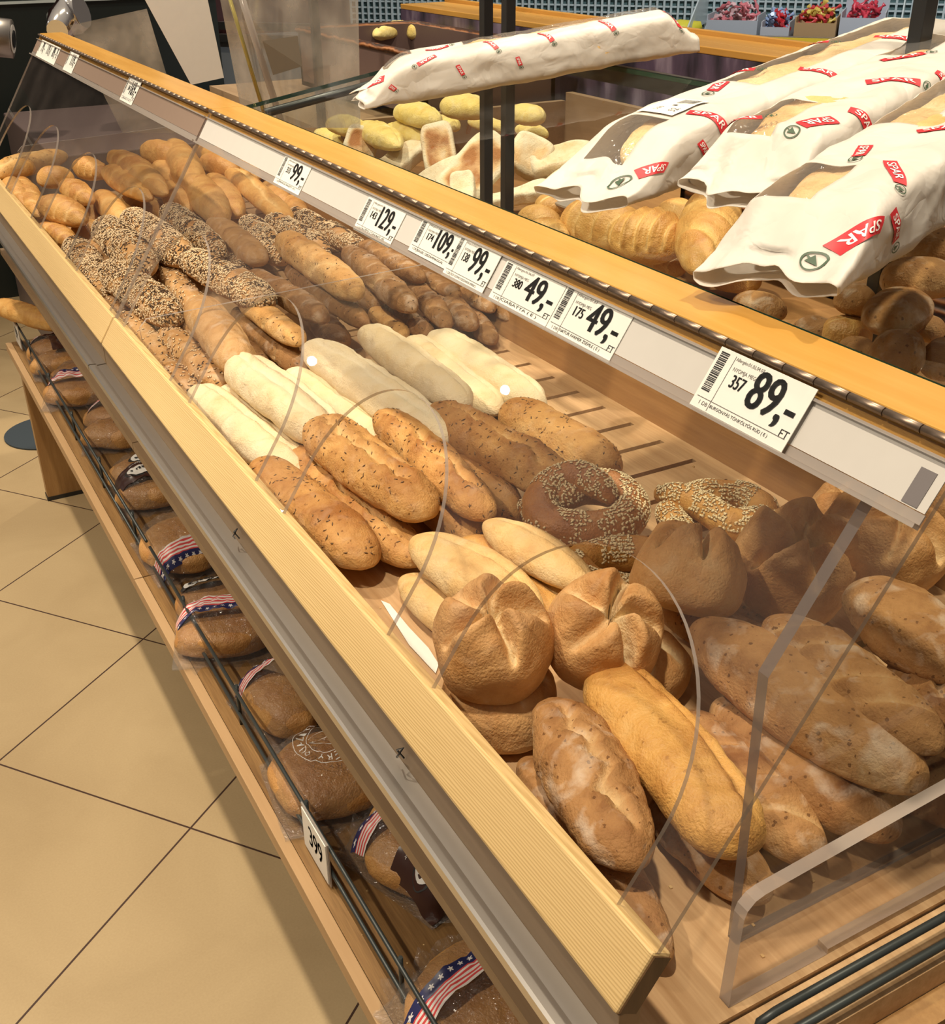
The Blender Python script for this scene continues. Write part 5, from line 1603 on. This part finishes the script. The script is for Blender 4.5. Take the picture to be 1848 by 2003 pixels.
            mk('tree_badge', (vs_, f_), M['green'], root, 0)
    for l in labels: sticker(*l)
    if tagcard:
        u, v = tagcard

        def mp(s, t, e): return S(u + s / Ln, v + t / per, e)
        g = ([], []); n = 6
        for a in range(n + 1):
            for b in range(n + 1): g[0].append(mp((a / n - .5) * 0.052, (b / n - .5) * 0.042, 0.002))
        for a in range(n):
            for b in range(n): g[1].append((a * (n + 1) + b, (a + 1) * (n + 1) + b, (a + 1) * (n + 1) + b + 1, a * (n + 1) + b + 1))
        st = mk('weight_label', g, M['card'], root, 0)
        bars = ([], []); y = -0.017; r2 = random.Random(4)
        while y < 0.004:
            h = r2.choice((0.0005, 0.001)); k = len(bars[0])
            bars[0].extend([mp(0.008, y, 0.0026), mp(0.022, y, 0.0026), mp(0.022, y + h, 0.0026), mp(0.008, y + h, 0.0026)]); bars[1].append((k, k + 1, k + 2, k + 3)); y += h + 0.0008
        mk('barcode', bars, M['ink'], st, 0)
        bl = ([], [])
        for (txt, a, b, c, d_) in (('1', -0.002, 0.001, -0.006, 0.0), ('52.', -0.018, -0.008, -0.016, -0.008), ('5.99', -0.018, -0.006, 0.004, 0.010)):
            vf = text_rect(txt, a, b, c, d_); k = len(bl[0]); bl[0].extend([mp(s, t, 0.0026) for s, t in vf[0]]); bl[1].extend([tuple(k + i for i in f) for f in vf[1]])
        mk('label_print', bl, M['ink_grey'], st, 0)
    return root


def G(px, py, off=0.004):
    d = ray(px, py)
    t = (1.238 + off - 0.585 * 0.16 - CAM.z) / (d.z - 0.16 * d.x)
    return CAM + d * t


PI = math.pi
# v positions: 0 = side facing the near right, 0.25 = top, 0.5 = far left side
bag(G(706, 208), G(1352, 92), 0.092, 0.056, 'long paper bread bag with window, alone on the left glass shelf', 1, vwin=(0.235, 0.40), win_u=(0.09, 0.985), seamcard=(0.17, 0.33), labels=[
    (0.06, 0.16, 2.6, 0.030, 0.008), (0.21, 0.125, -2.7, 0.030, 0.007), (0.25, 0.27, 0.2, 0.034, 0.007), (0.40, 0.17, -1.2, 0.034, 0.007), (0.56, 0.16, -1.2, 0.036, 0.007), (0.74, 0.16, -1.2, 0.036, 0.007), (0.93, 0.16, -1.2, 0.036, 0.007),
    (0.30, 0.03, -1.3, 0.022, 0.006), (0.47, 0.02, -1.4, 0.018, 0.006), (0.10, 0.03, -1.2, 0.02, 0.006)])
bag(G(1135, 415), G(1850, 120), 0.104, 0.060, 'paper bag with a white weight label and a flaky loaf showing at its tip', 2, vwin=(0.20, 0.345), win_u=(0.07, 0.9), seamcard=(0.185, 0.40), tagcard=(0.235, 0.27), labels=[
    (0.075, 0.10, 2.2, 0.042, 0.013), (0.23, 0.13, -1.3, 0.044, 0.011), (0.365, 0.30, -2.9, 0.028, 0.012), (0.52, 0.155, -1.2, 0.036, 0.010), (0.75, 0.165, -1.2, 0.042, 0.010), (0.47, 0.375, -1.2, 0.034, 0.009), (0.68, 0.375, -1.2, 0.032, 0.009), (0.19, 0.03, -1.2, 0.024, 0.009)])
bag(G(1432, 418), G(1900, 165), 0.104, 0.060, 'paper bag between the labelled bag and the front one, open end pointing left', 3, vwin=(0.235, 0.36), win_u=(0.12, 0.9), seamcard=(0.32, 0.7), labels=[
    (0.19, 0.16, 2.8, 0.036, 0.013), (0.30, 0.085, -1.3, 0.044, 0.011), (0.50, 0.175, -0.9, 0.046, 0.011), (0.62, 0.08, -1.4, 0.034, 0.010), (0.17, 0.36, -1.0, 0.03, 0.010), (0.68, 0.27, -0.6, 0.044, 0.010), (0.86, 0.14, -1.0, 0.04, 0.010)])
bag(G(1500, 600), G(2010, 232), 0.106, 0.062, 'nearest paper bag with torn open end above the wooden top', 4, vwin=(0.25, 0.37), win_u=(0.13, 0.95), seamcard=(0.27, 0.5), flare=0.9, crumple=1.2, labels=[
    (0.095, 0.12, 2.45, 0.047, 0.0135), (0.18, 0.025, -1.35, 0.042, 0.012), (0.27, 0.165, -2.6, 0.044, 0.010), (0.40, 0.055, -1.5, 0.040, 0.011), (0.345, 0.29, -2.9, 0.032, 0.011), (0.48, 0.19, -1.0, 0.036, 0.010), (0.62, 0.05, -1.4, 0.034, 0.010)])
bag(G(1740, 262), G(2100, 60), 0.090, 0.050, 'paper bag cut off by the right edge behind the others', 5, vwin=(0.24, 0.36), labels=[(0.2, 0.16, -1.0, 0.036, 0.010)])

# ------------------------------------------------------------------ wrapped buns on the lower shelf
def stripe_mats():
    m, nt = mat('flag_ribbon')
    tc = N(nt, 'ShaderNodeTexCoord'); a = N(nt, 'ShaderNodeAttribute'); a.attribute_name = 'uvw'
    sp = N(nt, 'ShaderNodeSeparateXYZ'); nt.links.new(a.outputs['Vector'], sp.inputs[0])
    st = math_n(nt, 'GREATER_THAN', math_n(nt, 'FRACT', math_n(nt, 'MULTIPLY', sp.outputs[1], 6.0)), 0.5)
    c = mixc(nt, st, (0.75, 0.70, 0.66), (0.62, 0.07, 0.07))
    # blue third with white dots
    u = math_n(nt, 'FRACT', math_n(nt, 'MULTIPLY', sp.outputs[0], 13.0))
    du = math_n(nt, 'SUBTRACT', u, 0.5); dv = math_n(nt, 'MULTIPLY', math_n(nt, 'SUBTRACT', sp.outputs[1], 0.83), 3.2)
    rr = math_n(nt, 'ADD', math_n(nt, 'MULTIPLY', du, du), math_n(nt, 'MULTIPLY', dv, dv))
    an = math_n(nt, 'ARCTAN2', du, dv)
    star = math_n(nt, 'LESS_THAN', math_n(nt, 'SQRT', rr), math_n(nt, 'ADD', 0.2, math_n(nt, 'MULTIPLY', math_n(nt, 'COSINE', math_n(nt, 'MULTIPLY', an, 5.0)), 0.085)))
    cb = mixc(nt, star, (0.022, 0.026, 0.10), (0.75, 0.72, 0.7))
    c2 = mixc(nt, math_n(nt, 'GREATER_THAN', sp.outputs[1], 0.64), c, cb)
    finish(nt, principled(nt, c2, 0.4).outputs[0]); return m
M['ribbon'] = stripe_mats()


def bun_pack(px, py, Ln, Wd, ang, label, sd, rib=0.15, ribside=1, lab=None, dark=None, seal=False, lie=0.0, nb=(2, 2), dir_flip=1):
    """a flat clear bag of soft buns; ang is the direction of its long axis on the shelf"""
    Ht = 0.078
    p = at(px, py, 0.457 + Ht * 0.55); p.z = 0.457
    root = empty('bun_pack', p, label, 'packed buns')
    root.rotation_euler = (lie, 0, ang)
    so = sd * 4.3

    def surf(u, v, off=0.0):
        # u, v in -1..1 on the top side
        a, b = abs(u), abs(v)
        e = (a ** 5 + b ** 5) ** 0.2
        h = Ht * (max(0, 1 - e ** 3.0)) ** 0.6
        bump = 0.012 * (abs(math.cos(u * math.pi / 2 * nb[0])) * abs(math.cos(v * math.pi / 2 * nb[1]))) ** 0.3
        f = 0.005 * (abs(nz(u * 3 + so, v * 3, 0)) * 2 - .6) + 0.003 * (abs(nz(u * 8 + so, v * 8, 1)) * 2 - .6)
        w = 1 + 0.06 * nz(u * 2, v * 2, so)
        return Vector((u * Ln / 2 * w, v * Wd / 2 * w, 0.004 + h * 0.84 + (f + bump * 0.6) * (1 - e ** 6) * (h > 0) + off))
    n = 44; vs = []; fs = []
    for i in range(n + 1):
        for j in range(n + 1):
            vs.append(surf(2 * i / n - 1, 2 * j / n - 1, 0.001))
    for i in range(n):
        for j in range(n): fs.append((i * (n + 1) + j, (i + 1) * (n + 1) + j, (i + 1) * (n + 1) + j + 1, i * (n + 1) + j + 1))
    b0 = len(vs)
    for (a, b) in ((-1, -1), (1, -1), (1, 1), (-1, 1)): vs.append(Vector((a * Ln / 2 * 1.0, b * Wd / 2 * 1.0, 0.0015)))
    fs.append((b0 + 3, b0 + 2, b0 + 1, b0))

    def mk(name, dat, m, par, uv=None, smooth=True):
        me = bpy.data.meshes.new(name); me.from_pydata(dat[0], [], dat[1]); me.materials.append(m)
        if uv:
            at_ = me.attributes.new('uvw', 'FLOAT_VECTOR', 'POINT')
            for k, q in enumerate(uv): at_.data[k].vector = (q[0], q[1], 0)
        for pl in me.polygons: pl.use_smooth = smooth
        o = bpy.data.objects.new(name, me); COL.objects.link(o); o.parent = par; return o
    mk('clear_film', (vs, fs), M['film'], root)
    # crimped ends of the film
    for s in (-1, 1):
        ev = []; ef = []; k = 16
        for i in range(k + 1):
            t = 2 * i / k - 1
            ev.append((s * Ln / 2 * 0.98, t * Wd / 2 * 0.9, 0.004)); ev.append((s * (Ln / 2 + 0.022 + 0.006 * math.sin(i * 2.3 + so)), t * Wd / 2 * 0.75, 0.014 + 0.008 * math.sin(i * 1.7 + so)))
        for i in range(k): ef.append((2 * i, 2 * i + 1, 2 * i + 3, 2 * i + 2))
        mk('film_end', (ev, ef), M['film'], root)
    # buns
    bl, bw = Ln * 0.94 / nb[0], Wd * 0.94 / nb[1]
    for i in range(nb[0]):
        for j in range(nb[1]):
            sh = kaiser_shape(min(bl, bw) * 1.06, 0.058, sd * 10 + i * 3 + j, depth=0.0)
            cx, cy = (i + .5 - nb[0] / 2) * bl, (j + .5 - nb[1] / 2) * bw
            sx, sy = bl / min(bl, bw), bw / min(bl, bw)
            vv = [Vector((v.x * sx + cx, v.y * sy + cy, max(v.z * 0.92 + 0.0225, 0.003))) for v in sh[0]]
            me = mesh_from('bun', (vv, sh[1], sh[2]), M['b_bun'])
            o = bpy.data.objects.new('bun', me); COL.objects.link(o); o.parent = root

    def patch(name, m, u0, u1, v0, v1, off=0.003, k=16, uv=True):
        pv = []; pf = []; uvs = []
        for i in range(k + 1):
            for j in range(k + 1):
                a, b = i / k, j / k
                pv.append(surf(u0 + (u1 - u0) * a, v0 + (v1 - v0) * b, off)); uvs.append((b, a))
        for i in range(k):
            for j in range(k): pf.append((i * (k + 1) + j, (i + 1) * (k + 1) + j, (i + 1) * (k + 1) + j + 1, i * (k + 1) + j + 1))
        return mk(name, (pv, pf), m, root, uvs)
    if rib is not None:
        a, b = (rib, rib + 0.32) if ribside > 0 else (rib + 0.32, rib)
        patch('flag_ribbon', M['ribbon'], a, b, -0.93, 0.93, 0.0030, 22)

    def oval(par, uc, vc, ru, rv, fl):
        for nm, k, mm, e in (('logo_rim', 1.18, 'ink', 0.0036), ('logo_oval', 1.0, 'white', 0.0046)):
            ov = [surf(uc, vc, e)]; of = []
            for q in range(28):
                t = 2 * PI * q / 28; ov.append(surf(uc + math.cos(t) * ru * k, vc + math.sin(t) * rv * k, e))
            for q in range(28): of.append((0, 1 + q, 1 + (q + 1) % 28))
            mk(nm, (ov, of), M[mm], par)
        vf = text_rect('Jaus', -rv * .72, rv * .72, -ru * .5, ru * .5, rv * 0.04)
        mk('logo_text', ([surf(uc - t * fl, vc + s * fl, 0.0056) for s, t in vf[0]], vf[1]), M['ink'], par)
    if dark:
        dd = patch('brown_label', M['brownlabel'], dark[0], dark[1], dark[2], dark[3], 0.0024)
        vf = text_rect('Hamburger', -0.24, 0.24, -0.035, 0.035)
        uc, vc = dark[0] + (dark[1] - dark[0]) * 0.80, (dark[2] + dark[3]) / 2
        mk('small_lettering', ([surf(uc - t, vc + s, 0.0044) for s, t in vf[0]], vf[1]), M['white'], dd)
        oval(root, dark[0] + (dark[1] - dark[0]) * 0.42, (dark[2] + dark[3]) / 2, 0.10 * 0.11 / (Ln / 2) * 1.2, 0.026 / (Wd / 2), dir_flip)
    if lab:
        oval(root, lab[0], lab[1], 0.018 / (Ln / 2), 0.030 / (Wd / 2), dir_flip)
    if seal:
        vs_ = []; fs_ = []
        for rr in (0.045, 0.028):
            k = 40; b0 = len(vs_)
            for q in range(k):
                t = 2 * PI * q / k
                for e in (0, 0.0007): vs_.append(surf(0.1 + math.cos(t) * (rr + e) / (Ln / 2), math.sin(t) * (rr + e) / (Wd / 2), 0.004))
            for q in range(k):
                q2 = (q + 1) % k; fs_.append((b0 + 2 * q, b0 + 2 * q2, b0 + 2 * q2 + 1, b0 + 2 * q + 1))
        for cv in (-1, 0, 1):
            b0 = len(vs_)
            for q in range(13):
                t = (q / 12 - .5) * 0.05; c = cv * 0.013 * math.cos(t / 0.025 * 1.2)
                for e in (0, 0.0008): vs_.append(surf(0.1 + (c + e) / (Ln / 2), t / (Wd / 2), 0.004)); 
            for q in range(12): fs_.append((b0 + 2 * q, b0 + 2 * q + 2, b0 + 2 * q + 3, b0 + 2 * q + 1))
        for k, ch in enumerate('BAKERY QUALITY SINCE'):
            if ch == ' ': continue
            t0 = -2.2 - k * 0.29
            vf = text_rect(ch, -0.0035, 0.0035, -0.0045, 0.0045)
            b0 = len(vs_)
            for s, t in vf[0]:
                r = 0.0365 + t; a = t0 - s / 0.0365
                vs_.append(surf(0.1 + r * math.cos(a) / (Ln / 2), r * math.sin(a) / (Wd / 2), 0.004))
            fs_ += [tuple(b0 + i for i in f) for f in vf[1]]
        mk('printed_seal', (vs_, fs_), M['white'], root)
    return root


bun_pack(648, 1490, 0.155, 0.17, 1.45, 'clear pack with the round printed seal on the lower shelf', 1, rib=None, seal=True, nb=(1, 1))
bun_pack(585, 1335, 0.155, 0.17, 1.75, 'clear pack with a flag ribbon at its left end, behind the sealed pack', 2, rib=0.45, ribside=1, lab=(-0.25, -0.35), nb=(1, 2))
bun_pack(440, 1190, 0.20, 0.17, 1.25, 'clear pack in the middle of the shelf with bold flag ribbon across it', 3, rib=-0.45, ribside=-1, lab=(0.62, 0.42), nb=(2, 1))
bun_pack(365, 1045, 0.18, 0.17, 1.6, 'clear pack with dark brown corner label and flag ribbon on its near left side', 4, rib=-0.92, ribside=-1, dark=(-0.95, -0.2, -0.95, -0.1), nb=(1, 1))
bun_pack(300, 925, 0.20, 0.17, 1.5, 'clear pack with a large white oval on a brown band', 5, rib=None, dark=(-0.6, 0.0, -0.3, 0.95), lab=(0.15, 0.1), nb=(2, 1))
bun_pack(235, 815, 0.21, 0.17, 1.3, 'clear pack with dark brown label and curved flag ribbon, fourth from the far end', 6, rib=0.4, dark=(-0.7, 0.2, -0.75, 0.1), nb=(2, 1))
bun_pack(160, 738, 0.22, 0.17, 1.2, 'clear pack of orange buns with diagonal flag ribbon near the leg', 7, rib=-0.55, nb=(2, 1))
bun_pack(120, 682, 0.22, 0.17, 1.5, 'farthest clear pack with brown label and oval, below the lone baguette', 8, rib=0.6, dark=(-0.6, 0.1, -0.8, 0.3), nb=(2, 1))
bun_pack(835, 1625, 0.17, 0.16, 1.9, 'pack half hidden under the metal bumper with ribbon and dark label tip', 9, rib=0.40, dark=(-0.95, -0.1, 0.1, 0.95), nb=(1, 1))
bun_pack(965, 1960, 0.19, 0.18, 1.75, 'pack cut off by the bottom edge with a flag ribbon and crimped film end', 10, rib=0.15, ribside=1, nb=(1, 1))

# ------------------------------------------------------------------ small things
# paper scrap on the tray and a crumpled wrapper corner
pts = [at(x, y, 0.8312) for x, y in ((745, 1175), (762, 1182), (800, 1228), (838, 1268), (858, 1300), (852, 1318), (800, 1262))]
tag(centre(MB().slab(pts, (0, 0, 1), 0.0006).build('paper_scrap', M['white'])), 'white paper scrap on the tray beside the front rail', 'paper')
# staple like wire clips on the bumper
for k, (x, y, lb_) in enumerate([(455, 1060, 'small twisted wire clip on the front board, middle'), (790, 1487, 'small dark clip on the front board, near')]):
    p = at(x, y, 0.87)
    p.x = 0.2975
    t = (p.y) 
    m = MB().tube([(0.2975, p.y, 0.872), (0.293, p.y + 0.004, 0.880), (0.295, p.y - 0.005, 0.888), (0.290, p.y - 0.002, 0.878), (0.294, p.y + 0.006, 0.870)], 0.0009, 5)
    tag(centre(m.build('wire_clip', M['black'])), lb_, 'clip')
rd = random.Random(3)
m = MB()
for k in range(140):
    x, y = rd.uniform(0.36, 0.93), rd.uniform(0.38, 1.7); s = rd.uniform(0.0006, 0.0022)
    m.box(x, x + s, y, y + s * 1.4, 0.8301, 0.8301 + s * 0.6)
for k in range(50):
    x, y = rd.uniform(0.31, 0.5), rd.uniform(0.5, 1.2); s = rd.uniform(0.0006, 0.002)
    m.box(x, x + s, y, y + s * 1.3, 0.4561, 0.4561 + s * 0.5)
tag(m.build('bread_crumbs', M['b_brown']), 'tiny bread crumbs scattered over tray and lower shelf', 'crumbs', kind='stuff')
